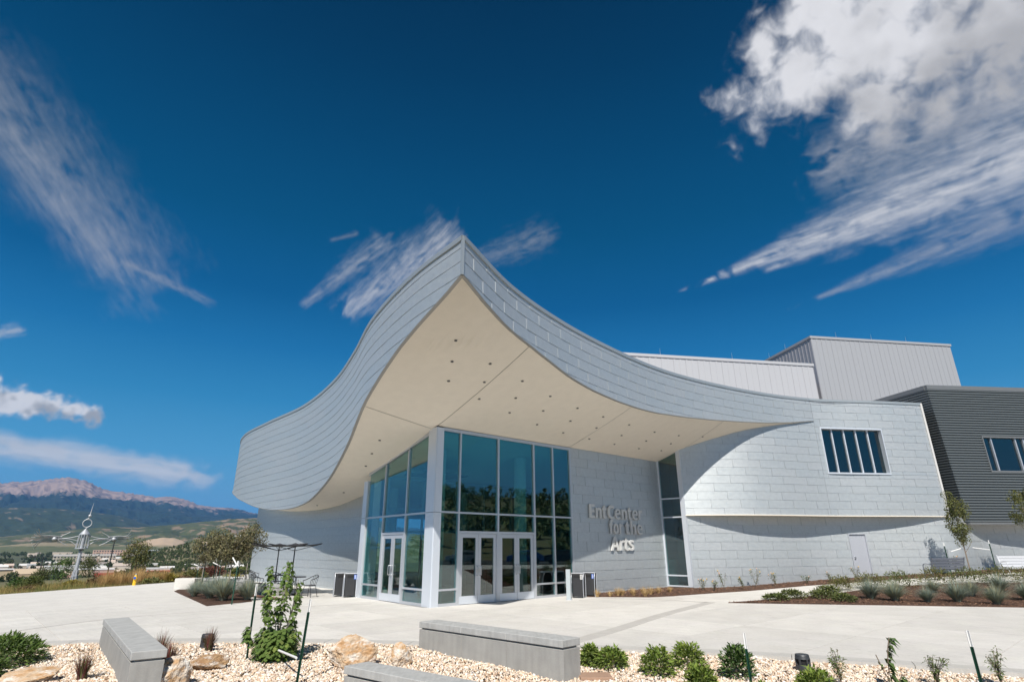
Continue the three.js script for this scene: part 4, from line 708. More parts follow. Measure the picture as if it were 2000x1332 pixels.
townHouse('low tan store with a flat dark roof at the left edge of the town', [-543, -659, 26, 9], { wall: [.50, .40, .27], roof: [.12, .11, .1] });
townHouse('tan building with a broad sloping tan roof at the left of the town', [-514, -647, 19, 6], { wall: [.45, .34, .22], roof: [.52, .41, .29], pitch: 5 });
townHouse('small white flat-roofed building left of the tall sculpture', [-764, -972, 17, 8], { wall: [.5, .5, .5], roof: [.8, .8, .8] });
townHouse('long white-roofed warehouse behind the foot of the sculpture', [-605, -821, 41, 9], { wall: [.55, .53, .5], roof: [.85, .85, .86] });
townHouse('tan store with a bright white roof just right of the sculpture shaft', [-455, -652, 21, 10], { wall: [.5, .39, .28], roof: [.85, .85, .86] });
townHouse('red and white store front with a white roof beside the tan grass', [-390, -582, 15.5, 12], { wall: [.5, .34, .3], roof: [.82, .8, .8], stripe: [.36, .05, .04] });
townHouse('long three-storey tan apartment block behind the sculpture shaft', [-1016, -1385, 54, 16], { wall: [.5, .44, .36], roof: [.4, .38, .36], pitch: 4, storeys: 3, bays: 9 });
townHouse('short tan apartment block with rows of dark windows right of the sculpture', [-958, -1376, 24, 16], { wall: [.52, .45, .37], roof: [.4, .38, .36], pitch: 4, storeys: 3, bays: 4 });
townHouse('tan apartment block with gabled roof behind the lamp pole', [-949, -1420, 31, 16], { wall: [.48, .41, .33], roof: [.38, .36, .34], pitch: 4, storeys: 3, bays: 5 });
townHouse('wide pink flat building at the foot of the green hills', [-1268, -1912, 98, 15], { y: -15, wall: [.6, .4, .31], roof: [.66, .52, .44], storeys: 2, bays: 14 });
townHouse('pale low building among trees at the foot of the hills', [-1374, -1846, 48, 9], { y: -15, wall: [.62, .52, .42], roof: [.7, .62, .55] });
townHouse('small white flat roof among trees at the far left', [-1441, -1802, 34, 6], { y: -27, wall: [.6, .6, .58], roof: [.78, .78, .78] });
townHouse('pale grey campus building below the tan ridge', [-1184, -1968, 74, 13], { y: -14, wall: [.55, .57, .58], roof: [.7, .72, .74], storeys: 2, bays: 10 });
townHouse('pale grey tower standing by the campus building', [-1150, -1890, 19, 22], { y: -27, wall: [.42, .44, .46], roof: [.6, .62, .63], storeys: 4, bays: 3 });
townHouse('dark-roofed building with a row of pale windows left of the young trees', [-765, -1344, 54, 11], { wall: [.5, .5, .48], roof: [.07, .08, .09], storeys: 2, bays: 10 });
townHouse('tan pink apartment house just left of the young trees', [-728, -1382, 54, 15], { wall: [.55, .42, .33], roof: [.58, .46, .38], storeys: 3, bays: 8 });
townHouse('white flat-roofed shop with a dark glazed front', [-567, -971, 37, 8], { wall: [.62, .62, .62], roof: [.8, .8, .82], storeys: 1, bays: 5 });
townHouse('white shop with a red base behind the yellow shrubs', [-433, -745, 24, 8], { wall: [.62, .58, .56], roof: [.8, .78, .78], stripe: [.4, .06, .04] });
townHouse('row of tan shops with white roofs behind the stakes of the young trees', [-476, -938, 47, 8], { wall: [.52, .4, .3], roof: [.72, .68, .64], storeys: 1, bays: 9 });
townHouse('low building with a dark roof behind the young tree trunks', [-424, -911, 27, 6], { wall: [.3, .3, .3], roof: [.1, .11, .13] });
townHouse('small house with an orange brown roof beside the curved wall', [-568, -1312, 17, 6], { wall: [.5, .38, .28], roof: [.36, .2, .12], pitch: 5, cat: 'house', name: 'house' });
for (const [a, r, w, lab, roof] of [[-24.6, 1420, 13, 'white house with a pale roof high on the near hill', [.62, .6, .58]], [-24.05, 1360, 12, 'grey house near the top of the hill beside the curved wall', [.36, .34, .33]], [-25.6, 1400, 13, 'tan house with a brown roof on the shoulder of the hill', [.3, .2, .15]], [-27.1, 1380, 12, 'small tan house low on the hill above the young trees', [.42, .33, .27]]]) {
  const [dx, dz] = azDir(a); townHouse(lab, [dx * r, dz * r, w, 6], { y: nearHill(a, r) - 1, wall: [.6, .54, .47], roof, pitch: 3.5, storeys: 1, bays: 3, cat: 'house', name: 'house', depth: 10 }); }
for (let i = 0; i < 84; i++) { const a = rr(-41.5, -23.5), r = 800 * Math.pow(2600 / 900, rnd()), [dx, dz] = azDir(a), q = i % 4; townHouse('small pale town house with a low roof between the trees below the hills', [dx * r, dz * r, rr(11, 22), rr(4, 7)], { y: groundAt(dx * r, dz * r) + .5, wall: [[.6, .52, .44], [.5, .42, .34], [.62, .6, .58], [.45, .3, .24]][q], roof: [[.5, .42, .36], [.7, .68, .66], [.3, .26, .24], [.62, .5, .42]][q], pitch: 3, cat: 'house', name: 'house', depth: 10 }).userData.group = 'small pale houses of the town'; }
// trees among the roofs that can be told apart
{
  const spots = [[-41.2, 560, 10, 1], [-40.4, 640, 11, 1], [-39.9, 520, 8, 0], [-39.3, 760, 12, 1], [-38.8, 900, 11, 0], [-38.2, 880, 13, 2], [-37.9, 1150, 14, 0], [-37.5, 1180, 13, 0], [-37.1, 1180, 15, 2], [-36.7, 1160, 14, 1], [-36.4, 560, 7, 0], [-36.1, 1160, 15, 0], [-35.5, 1180, 16, 1], [-35.1, 640, 8, 2], [-34.7, 1150, 15, 1], [-34.2, 900, 11, 0], [-33.6, 1150, 13, 1], [-33.2, 700, 12, 1], [-32.6, 680, 13, 1], [-32.0, 720, 11, 0], [-31.3, 1000, 11, 1], [-30.7, 1050, 12, 0], [-30.0, 1200, 13, 1], [-29.4, 900, 9, 0], [-28.7, 800, 10, 1], [-28.0, 1050, 12, 1], [-27.3, 1000, 10, 0], [-26.6, 850, 10, 1], [-25.9, 1000, 12, 0], [-25.2, 900, 10, 1], [-24.6, 1000, 11, 1], [-24.0, 950, 11, 0], [-40.9, 1250, 13, 1], [-39.6, 1500, 14, 1], [-38.5, 1600, 14, 0], [-33.8, 1500, 13, 0]];
  for (const [a, r, h, k] of spots) { const [dx, dz] = azDir(a); farTree('town_tree', 'dark green leafy tree among the roofs of the town below the plaza', dx * r, dz * r, Math.max(-28.5, groundAt(dx * r, dz * r)), h, k, 'trees among the town roofs'); }
  // the rest reads as one mass
  const tree = leafCrown(70, clumpy(1, 1, 1, .8, 9, 71), .62, 72, .3), im = new THREE.InstancedMesh(tree, leafMat(1, 1, 1, 0), 7000), m = new THREE.Matrix4(), q = new THREE.Quaternion(), c = new THREE.Color();
  im.name = 'town_woods'; im.userData = { kind: 'stuff', label: 'distant dark green woods and scrub spread between the town and the hills', category: 'woods' }; im.castShadow = im.receiveShadow = true;
  for (let i = 0; i < 7000; i++) {
    const hill = i < 1900, a = hill ? rr(-32.5, -22) : rr(-47, -22.5), r = hill ? rr(920, 1520) : 520 * Math.pow(3400 / 520, Math.pow(rnd(), .75)), [dx, dz] = azDir(a), y = hill ? nearHill(a, r) : groundAt(dx * r, dz * r), s = (hill ? rr(1.2, 3.0) : rr(1.8, 4.2)) * (r > 1800 ? 1.35 : 1);
    const keep = hill ? 1 : fbm2(dx * r * .006, dz * r * .006, 3) > 0.0 ? 1 : 0;
    q.setFromEuler(new THREE.Euler(0, rr(0, 6), 0)); m.compose(new THREE.Vector3(dx * r, y - (keep ? 0 : 40), dz * r), q, new THREE.Vector3(s * rr(.9, 1.3), s * rr(.8, 1.2), s)); im.setMatrixAt(i, m); const k = rr(.7, 1.25), d = hill ? 1.25 : 1; im.setColorAt(i, c.setRGB(.05 * k * d, .072 * k * d, .032 * k));
  }
  scene.add(im);
}
scene.fog = new THREE.FogExp2(rgb(.09, .40, 1), 3.0e-5);

// ── what the glass mirrors: rising ground, road and parked cars off to the right ──
{
  const hillR = ridge('hill', [[62, 3.4], [70, 4.4], [78, 5.2], [86, 4.6], [94, 5.3], [102, 5.6], [112, 4.6], [125, 4.8], [140, 4.0], [160, 3.2], [180, 2.8]], 90, 330, 460, { base: -1, amp: .2, na: 120, nr: 30, freq: .8, seed: 41, jag: .2, color: (x, y, z) => { const n = fbm2(x * .03, z * .03, 4); return mixc([.09, .11, .045], [.16, .15, .075], clamp(.5 + .7 * n)); } });
  const road = new THREE.PlaneGeometry(26, 150); road.rotateX(-Math.PI / 2); road.translate(62, -.05, -10); structure('road', road, M.asphalt);
  { const im = new THREE.InstancedMesh(leafCrown(90, clumpy(1, 1.1, 1, .9, 10, 91), .5, 92, .35), leafMat(1, 1, 1, 0), 1000), m = new THREE.Matrix4(), c = new THREE.Color(), q = new THREE.Quaternion(); im.name = 'hill_woods'; im.userData = { kind: 'stuff', label: 'dark scrub and trees on the slope across the road', category: 'woods' }; for (let i = 0; i < 1000; i++) { const a = rr(62, 165), r = 330 - 220 * Math.pow(rnd(), 1.5), [dx, dz] = azDir(a), s = rr(1.5, 4); m.compose(new THREE.Vector3(dx * r, hillR(a, r) - .3, dz * r), q.setFromEuler(new THREE.Euler(0, rr(0, 6), 0)), new THREE.Vector3(s, s, s)); im.setMatrixAt(i, m); const k = rr(1.4, 2.8); im.setColorAt(i, c.setRGB(.06 * k, .078 * k, .032 * k)); } scene.add(im); }
  const mkCar = (label, col, [x, z], turn) => {
    const t = thing('parked_car', label, 'car', [x, -.05, z], turn, 'cars parked across the road'), prof = new THREE.Shape(); prof.moveTo(-2.2, .35); prof.lineTo(-2.2, .78); prof.quadraticCurveTo(-2.1, .92, -1.2, .98); prof.lineTo(-.6, 1.42); prof.quadraticCurveTo(.4, 1.55, 1.2, 1.42); prof.lineTo(1.95, 1.0); prof.quadraticCurveTo(2.25, .95, 2.2, .35); prof.closePath();
    const g = new THREE.ExtrudeGeometry(prof, { depth: 1.6, bevelEnabled: true, bevelSize: .08, bevelThickness: .08, bevelSegments: 2 }); g.translate(0, 0, -.8); part('body', g, col, t);
    for (const zz of [-.9, .9]) part('side_glass', box(1.9, .3, .03, .35, 1.2, zz), M.winDark, t);
    for (const xx of [-1.35, 1.4]) for (const zz of [-.8, .8]) { const w = new THREE.CylinderGeometry(.33, .33, .22, 20); w.rotateX(Math.PI / 2); w.translate(xx, .33, zz); part('wheel', w, M.dark, t); }
  };
  mkCar('blue parked car across the road', std(.02, .1, .36, .25, .3), [52, -20], 1.5); mkCar('dark blue parked car beside the light one', std(.012, .02, .06, .25, .3), [53, -24.5], 1.55); mkCar('light parked car at the end of the row', std(.6, .6, .6, .3, .2), [53, -28.5], 1.5); mkCar('silver parked car nearest the hill path', std(.4, .42, .43, .3, .5), [54, -12], 1.5);
  const lp = thing('street_lamp', 'dark street lamp across the road, seen only in the glass', 'street lamp', [46, 0, -19]); part('pole', cyl(.09, .06, 7.2, 0, 0, 0, 10), M.dark, lp); part('lamp_head', rbox(.9, .1, .35, .04, -.45, 7.2, 0), M.dark, lp);
}

// ───────────── plants: builders ─────────────
const V3 = (a) => new THREE.Vector3(...a);
function addLeaf(s, p, dir, up, L, W, col, sag = .15) {
  const d = V3(dir).normalize(), r = new THREE.Vector3().crossVectors(d, V3(up)).normalize(), n = new THREE.Vector3().crossVectors(r, d), P = V3(p);
  const at = (a, b, c) => { const v = P.clone().addScaledVector(d, a * L).addScaledVector(r, b * W).addScaledVector(n, c * L); return [v.x, v.y, v.z]; };
  const b = at(0, 0, 0), l = at(.42, -.5, .05), q = at(.42, .5, .05), m = at(.5, 0, -.03), t = at(1, 0, -sag);
  s.tri(b, l, m, col); s.tri(b, m, q, col); s.tri(l, t, m, col); s.tri(m, t, q, col);
}
const tone = (q, v = .25) => { const k = 1 - v + 2 * v * q(); return [k * (.9 + .25 * q()), k, k * (.8 + .25 * q())]; };
function domeLeaves(n, rx, ry, L, W, seed, { inner = .55, v = .25 } = {}) {
  const q = mulberry(seed), s = new Soup();
  for (let i = 0; i < n; i++) { const a = q() * 6.283, e = Math.asin(Math.pow(q(), .75)), k = lerp(inner, 1, Math.pow(q(), .45)) * (1 + .16 * n3(Math.cos(a) * 1.7 + seed, e * 2.2, Math.sin(a) * 1.7)), c = Math.cos(e), o = [Math.cos(a) * c, Math.sin(e), Math.sin(a) * c], p = [o[0] * rx * k, o[1] * ry * k + .02, o[2] * rx * k]; addLeaf(s, p, [o[0] + (q() - .5) * 1.1, o[1] * .8 + (q() - .35) * .9, o[2] + (q() - .5) * 1.1], [q() - .5 + o[0] * .4, 1, q() - .5 + o[2] * .4], L * (.7 + .6 * q()), W * (.75 + .5 * q()), tone(q, v), .1 + .25 * q()); }
  return s.geo();
}
function blades(n, h, spread, width, seed, { droop = .5, r0 = .06, v = .22, up = .3, cols = [[1, 1, 1]] } = {}) {
  const q = mulberry(seed), s = new Soup();
  for (let i = 0; i < n; i++) {
    const a = q() * 6.283, rb = r0 * Math.sqrt(q()), out = Math.pow(q(), .7) * spread, H = h * (.55 + .5 * q()) * (1 - up * out / spread * .6), w = width * (.7 + .6 * q()), dx = Math.cos(a), dz = Math.sin(a), tw = (q() - .5) * .5, c0 = cols[Math.floor(q() * cols.length)], k = 1 - v + 2 * v * q(), col = c0.map((x) => x * k), nx = -dz, nz = dx; let L, R;
    for (let j = 0; j <= 4; j++) { const t = j / 4, r = rb + out * Math.pow(t, 1.4) , y = H * (t - droop * .5 * (out / spread) * t * t), ww = w * (1 - t * .92) / 2, x = dx * r + nx * tw * t * out, z = dz * r + nz * tw * t * out, l = [x - nx * ww, y, z - nz * ww], rr2 = [x + nx * ww, y, z + nz * ww]; if (j) { s.tri(L, R, rr2, col); s.tri(L, rr2, l, col); } L = l; R = rr2; }
  }
  return s.geo();
}
function woody(stems, n, L, W, seed, { start = .25, v = .25, spreadLeaf = .05 } = {}) {   // leaves set along stems
  const q = mulberry(seed), s = new Soup(), cs = stems.map((p) => new THREE.CatmullRomCurve3(p.map(V3)));
  for (let i = 0; i < n; i++) { const c = cs[Math.floor(q() * cs.length)], t = lerp(start, 1, Math.pow(q(), .85)), p = c.getPoint(t), a = q() * 6.283; addLeaf(s, [p.x + (q() - .5) * spreadLeaf, p.y + (q() - .5) * spreadLeaf, p.z + (q() - .5) * spreadLeaf], [Math.cos(a), (q() - .4) * .9, Math.sin(a)], [(q() - .5) * .6, 1, (q() - .5) * .6], L * (.65 + .6 * q()), W * (.7 + .5 * q()), tone(q, v), .1 + .3 * q()); }
  return s.geo();
}
const stemTubes = (stems, r0) => mergeGeometries(stems.map((p) => plain(new THREE.TubeGeometry(new THREE.CatmullRomCurve3(p.map(V3)), 10, r0, 5))));
const F = {
  mound: leafMat(.2, .28, .05), moundDark: leafMat(.085, .155, .035), blue: bladeMat(.23, .275, .235), straw: bladeMat(.52, .36, .17), red: bladeMat(.12, .055, .045), greenBlade: bladeMat(.10, .13, .035), tan: bladeMat(.46, .29, .12),
  olive: leafMat(.17, .175, .06), bush: leafMat(.115, .19, .035, .4), tree: leafMat(.10, .125, .04), treeLit: leafMat(.15, .165, .05), grey: leafMat(.17, .16, .08), rose: leafMat(.13, .18, .055), cover: leafMat(.13, .16, .045), brown: leafMat(.2, .135, .075), redLeaf: leafMat(.17, .07, .05), yellow: leafMat(.3, .26, .05),
};

// ── blue oat grasses ──
{
  const g1 = blades(760, .86, .72, .015, 301, { droop: .75, r0: .09, cols: [[1, 1, 1], [.9, 1, 1], [1, 1, 1], [1.45, 1.2, .85], [.8, .9, .85]] }), g2 = blades(700, .8, .68, .015, 302, { droop: .8, r0: .08, cols: [[1, 1, 1], [.9, 1, 1], [1.5, 1.2, .8], [1.35, 1.1, .8], [.85, .95, .9]] });
  const a = thing('blue_grass', 'spiky blue-grey grass clump at the bed edge, leftmost of the large ones by the right path', 'grass clump', [12.8, .03, -22.2], 0, 'blue-grey grasses in the right bed'); part('blades', g1, F.blue, a);
  const b = thing('blue_grass', 'spiky blue-grey grass clump second from the left along the front of the right bed', 'grass clump', [13.2, .03, -21.5], 1, 'blue-grey grasses in the right bed'); part('blades', g2, F.blue, b);
  const lab = [['small blue-grey grass clump behind the first two at the left of the right bed', 14.6, -23.6, .95], ['round blue-grey grass clump in the middle front of the right bed', 13.95, -20.95, .95], ['blue-grey grass clump half hidden behind the middle ones of the right bed', 16.0, -23.6, .95], ['wide spreading blue-grey grass clump in front of the shade-toned bench', 15.0, -21.0, 1.25], ['largest blue-grey grass clump close to the paving near the right edge', 15.6, -20.1, 1.25], ['blue-grey grass clump cut by the right edge of the picture', 17.7, -21.4, 1.15], ['pale blue-grey grass clump behind the wide one in front of the benches', 16.7, -22.6, 1.1], ['dull blue-grey grass clump at the right rear of the bed', 18.4, -23.4, 1.1]];
  lab.forEach(([l, x, z, s], i) => dup(i % 2 ? a : b, l, [x, riseRight(x, z) + .03, z], i * 1.7, s * rr(.72, .9)));
  const pl = [['blue-grey grass clump at the far left corner of the planter bed', -12.75, -24.75, .62], ['dull blue-grey grass clump second from the left in the planter bed', -13.4, -26.3, .72], ['blue-grey grass clump behind the stakes in the planter bed', -12.4, -26.2, .8], ['largest blue-grey grass clump in the middle of the planter bed', -10.7, -22.9, 1.0], ['blue-grey grass clump left of the largest one in the planter bed', -11.7, -23.9, .85], ['straw-tinged grass clump at the right end of the planter bed', -9.9, -23.1, .85], ['small grass clump behind the right stake of the planter bed', -10.7, -24.9, .7]];
  pl.forEach(([l, x, z, s], i) => { const c = dup(i % 2 ? b : a, l, [x, .03, z], i * 2.1, s * 1.3); c.userData.group = 'blue-grey grasses in the planter bed'; });
}
// ── feathery straw tufts, roses and ground cover along the right wing ──
{
  const tuft = thing('feather_grass', 'small straw-coloured feather grass tuft, leftmost beside the waste bins', 'grass tuft', [3.25, .02, -24.0], 0, 'straw tufts under the sign'); part('blades', blades(240, .34, .2, .008, 311, { r0: .07, droop: .5 }), F.straw, tuft);
  [['low straw tuft second from the waste bins', 3.75, -24.0, .8], ['straw tuft under the first letters of the sign, larger than its neighbours', 4.1, -24.3, 1.15], ['straw tuft just right of the larger one under the sign', 4.3, -24.45, 1.05], ['straw tuft against the sign wall under the middle of the letters', 4.85, -25.2, 1], ['straw tuft near the path edge under the middle of the sign', 4.75, -24.4, .95], ['small straw tuft close to the sign wall right of the letters', 5.4, -25.7, .95], ['straw tuft on the path edge, the nearest of the row', 5.1, -23.95, 1.1], ['straw tuft right of the nearest one of the row', 5.5, -24.8, 1.15], ['straw tuft beside a small green plant under the slit window', 6.0, -25.5, 1], ['last pale straw tuft left of the slit window', 6.6, -26.0, .9]].forEach(([l, x, z, s], i) => dup(tuft, l, [x, .02, z], i, s));
  const rose = (label, x, z, h, seed, bloom) => {
    const q = mulberry(seed), st = Array.from({ length: 5 }, () => { const a = q() * 6.3, o = .1 + .16 * q(); return [[0, 0, 0], [Math.cos(a) * o * .5, h * .5, Math.sin(a) * o * .5], [Math.cos(a) * o, h * (.75 + .3 * q()), Math.sin(a) * o]]; }), y = riseRight(x, z) + .02;
    const t = thing('rose_bush', label, 'rose bush', [x, y, z], q() * 6, 'rose bushes along the wall'); part('stems', stemTubes(st, .006), M.bark, t); part('foliage', woody(st, 130, .07, .05, seed, { start: .2, spreadLeaf: .14 }), F.rose, t);
    for (let i = 0; i < bloom; i++) { const p = st[i % 5][2]; part('bloom', new THREE.DodecahedronGeometry(.026, 0).translate(p[0], p[1] + .02, p[2]), i % 2 ? M.roseYellow : M.rosePale, t); }
  };
  M.roseYellow = std(.8, .5, .08, .7); M.rosePale = std(.8, .52, .38, .7);
  rose('small rose bush with pale blooms at the foot of the slit window', 8.3, -27.0, .5, 321, 4); rose('low rose bush right of the slit window', 8.75, -26.9, .42, 322, 2); rose('taller sparse rose bush with faded blooms right of the slit window', 9.5, -27.8, .72, 323, 3); rose('rose bush with a yellow bloom left of the round wall outlet', 10.3, -27.6, .5, 324, 4); rose('tall rose bush just below the round wall outlet', 11.2, -28.4, .8, 325, 4); rose('rose bush with yellow blooms right of the round wall outlet', 12.0, -28.2, .55, 326, 4); rose('tiny rose bush halfway to the service door', 13.7, -28.8, .35, 327, 1); rose('low rose bush left of the service door', 15.1, -29.2, .4, 328, 1); rose('leggy rose bush beside the service door', 16.0, -28.6, .7, 329, 2); rose('bushy red-tinged rose bush right of the service door', 20.8, -28.8, .9, 330, 3);
  const cover = (label, x, z, rx, ry, seed) => { const t = thing('ground_cover', label, 'ground cover plant', [x, riseRight(x, z) + .03, z], seed, 'low green plants at the bed tip'); part('foliage', domeLeaves(700, rx, ry, .085, .05, seed, { inner: .2 }), F.cover, t); };
  cover('flat green ground cover plant at the tip of the right bed', 9.3, -22.0, .45, .16, 341); cover('green ground cover plant behind the tip of the right bed', 10.2, -22.7, .5, .24, 342); cover('bright green ground cover plant in the middle of the bed tip', 11.3, -22.6, .6, .22, 343); cover('small dark green plant near the paving left of the blue grasses', 11.4, -21.4, .4, .2, 344); cover('scrubby green plant at the back of the bed by the path', 12.0, -23.6, .5, .3, 345);
  const shrub = (label, x, z, rx, ry, seed, m) => { const t = thing('green_shrub', label, 'shrub', [x, riseRight(x, z) + .02, z], seed, 'loose green shrubs behind the blue grasses'); part('foliage', domeLeaves(1150, rx * .85, ry * .66, .085, .032, seed, { inner: .2, v: .35 }), m, t); };
  shrub('loose yellow-green shrub left of the blue grasses at the path bend', 13.4, -25.2, .6, .75, 351, F.olive); shrub('loose green shrub behind the left blue grasses', 14.7, -25.4, .75, .8, 352, F.olive); shrub('wide green shrub behind the middle blue grasses', 16.0, -25.5, .9, .85, 353, F.cover); shrub('green shrub in front of the left end of the shade-toned bench', 17.6, -25.6, .8, .95, 354, F.olive); shrub('green shrub below the shade-toned bench', 18.9, -25.5, .9, .85, 355, F.cover); shrub('green shrub between the two benches', 20.2, -25.4, .95, .9, 356, F.olive); shrub('yellowish shrub in front of the white bench', 21.4, -25.2, .9, .85, 357, F.olive);
}
// ── young trees ──
function youngTree(label, x, y, z, h, crownLow, rx, mat, seed, { n = 900, leaf = .085, lean = 0, lobes = 22, group, name = 'young_tree', trunkR = .03, bark = M.bark } = {}) {
  const t = thing(name, label, 'tree', [x, y, z], 0, group), ch = (h - crownLow) / 2, place = clumpy(rx, ch, rx, crownLow + ch, lobes, seed), q = mulberry(seed), s = new Soup();
  const lx = (yy) => lean * yy;
  for (let i = 0; i < n; i++) { const [a, b, c] = place(q); addLeaf(s, [a + lx(b), b, c], [q() - .5, q() * .8 - .5, q() - .5], [q() - .5, 1, q() - .5], leaf * (.7 + .6 * q()), leaf * .6, tone(q, .3), .2); }
  part('crown', s.geo(), mat, t);
  const limbs = [rod([0, -.05, 0], [lx(h * .85), h * .85, 0], trunkR, trunkR * .35, 7)];
  for (let i = 0; i < 9; i++) { const y0 = lerp(crownLow * .9, h * .7, i / 9), a = i * 2.4, L = rx * .7; limbs.push(rod([lx(y0), y0, 0], [lx(y0) + Math.cos(a) * L, y0 + L * 1.1, Math.sin(a) * L], trunkR * .4, trunkR * .15, 5)); }
  part('trunk', limbs, bark, t); return t;
}
youngTree('slender young tree with a narrow leafy crown behind the shade-toned bench', 21.35, .5, -28.6, 4.1, 1.1, .62, F.treeLit, 361, { n: 3600, lobes: 38 });
youngTree('young tree cut by the right edge of the picture beside the white bench', 24.75, .6, -28.7, 4.3, 1.4, .7, F.treeLit, 362, { n: 3000 });
{
  const grp = 'young grey-green trees in the planter';
  youngTree('young grey-green tree furthest left in the staked row by the planter', -14.9, 0, -29.4, 2.65, 1.1, .8, F.grey, 371, { n: 2600, leaf: .10, lobes: 30, group: grp, bark: M.barkGrey });
  youngTree('young grey-green tree second from the left in the staked row', -13.5, 0, -27.9, 2.8, 1.15, .85, F.grey, 372, { n: 2600, leaf: .10, lobes: 30, group: grp, bark: M.barkGrey });
  youngTree('nearest young grey-green tree of the staked row, over the largest grass clump', -10.9, 0, -23.6, 2.5, 1.2, .72, F.grey, 373, { n: 2600, leaf: .10, lobes: 30, group: grp, bark: M.barkGrey });
  youngTree('young grey-green tree at the right of the staked row near the cafe chairs', -12.9, 0, -29.6, 3.0, 1.3, .95, F.grey, 374, { n: 2600, leaf: .10, lobes: 30, group: grp, bark: M.barkGrey });
}
// ── steel stakes with white tips ──
function tPost(label, x, y, z, h, { tip = .16, lean = [0, 0], group, stud = true, turn = 0 } = {}) {
  const t = thing('steel_stake', label, 'stake', [x, y, z], turn, group); t.rotation.x = lean[0]; t.rotation.z = lean[1];
  const g = [box(.036, h + .2 - tip, .006, 0, (h - tip - .2) / 2, 0), box(.006, h + .2 - tip, .032, 0, (h - tip - .2) / 2, .0192)]; if (stud) for (let y0 = .08; y0 < h - tip; y0 += .054) g.push(box(.014, .014, .012, 0, y0, -.0092));
  part('post', g, M.postGreen, t); if (tip) part('white_tip', [box(.037, tip, .007, 0, h - tip / 2 + .001, 0), box(.0066, tip, .0325, 0, h - tip / 2 + .001, .0192)], M.white, t); return t;
}
{
  const grp = 'stakes around the planter trees';
  [['short green stake with a white tip, leftmost by the planter trees', -16.4, -31.8, .95], ['green stake with a white tip left of the first planter tree', -15.0, -29.7, 1.35], ['green stake with a white tip just right of the first planter tree', -14.9, -30.5, 1.35], ['green stake with a white tip between the second and third planter trees', -14.0, -29.2, 1.3], ['green stake with a white tip in the middle of the planter grasses', -12.1, -25.9, 1.25], ['tall green stake standing at the front right of the planter bed', -9.7, -21.5, 1.4], ['green stake with a white tip behind the right planter tree', -13.2, -29.4, 1.25]].forEach(([l, x, z, h], i) => tPost(l, x, 0, z, h, { group: grp, turn: i }));
  for (const [l, a, b] of [['short white strap slanting from a stake of the middle planter tree', [-14.0, 1.02, -29.2], [-14.35, 1.2, -29.1]], ['white strap tied between the front stake and the nearest planter tree', [-9.75, 1.28, -21.5], [-10.15, 1.5, -22.0]], ['white strap tied to the stake left of the first planter tree', [-15.0, .95, -29.7], [-15.5, 1.1, -29.6]]]) single('tree_strap', rod(a, b, .025, .025, 6), M.white, l, 'strap', 'white straps on the planter trees');
  tPost('green stake with a white tip left of the tree behind the shade-toned bench', 20.35, .45, -28.5, 1.5, { turn: .4 }); tPost('green stake with a white tip right of the tree behind the shade-toned bench', 22.5, .5, -28.5, 1.55, { turn: .2 });
  single('tree_strap', rod([20.6, 1.55, -28.5], [21.1, 1.68, -28.5], .022), M.white, 'white strap left of the trunk behind the shade-toned bench', 'strap'); single('tree_strap', rod([21.7, 1.72, -28.55], [22.45, 1.62, -28.5], .022), M.white, 'white strap right of the trunk behind the shade-toned bench', 'strap');
}
// ── benches ──
function bench(label, x, y, z, turn, W = 1.75, paint = [.62, .63, .66]) {
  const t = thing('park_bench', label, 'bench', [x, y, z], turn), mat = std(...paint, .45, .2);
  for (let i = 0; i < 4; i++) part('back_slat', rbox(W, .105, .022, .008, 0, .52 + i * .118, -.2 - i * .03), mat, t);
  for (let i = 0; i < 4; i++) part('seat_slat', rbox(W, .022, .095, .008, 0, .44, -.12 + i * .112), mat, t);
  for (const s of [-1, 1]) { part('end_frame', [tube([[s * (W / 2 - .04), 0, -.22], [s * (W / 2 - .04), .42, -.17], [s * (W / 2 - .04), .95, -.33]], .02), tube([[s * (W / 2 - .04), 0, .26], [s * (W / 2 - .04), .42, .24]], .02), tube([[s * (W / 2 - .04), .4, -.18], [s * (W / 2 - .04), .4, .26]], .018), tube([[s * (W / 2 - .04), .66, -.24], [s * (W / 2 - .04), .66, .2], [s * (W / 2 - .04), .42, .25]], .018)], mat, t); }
  return t;
}
bench('slatted metal bench with shade painted into its grey, seen from behind beside the slender tree', 19.25, .37, -27.3, Math.PI + .18, 1.75, [.13, .14, .17]);  // dark grey-blue paint carries the shade on the bench back
bench('bright white slatted bench cut by the right edge of the picture', 22.85, .44, -27.1, -.12, 2.0);
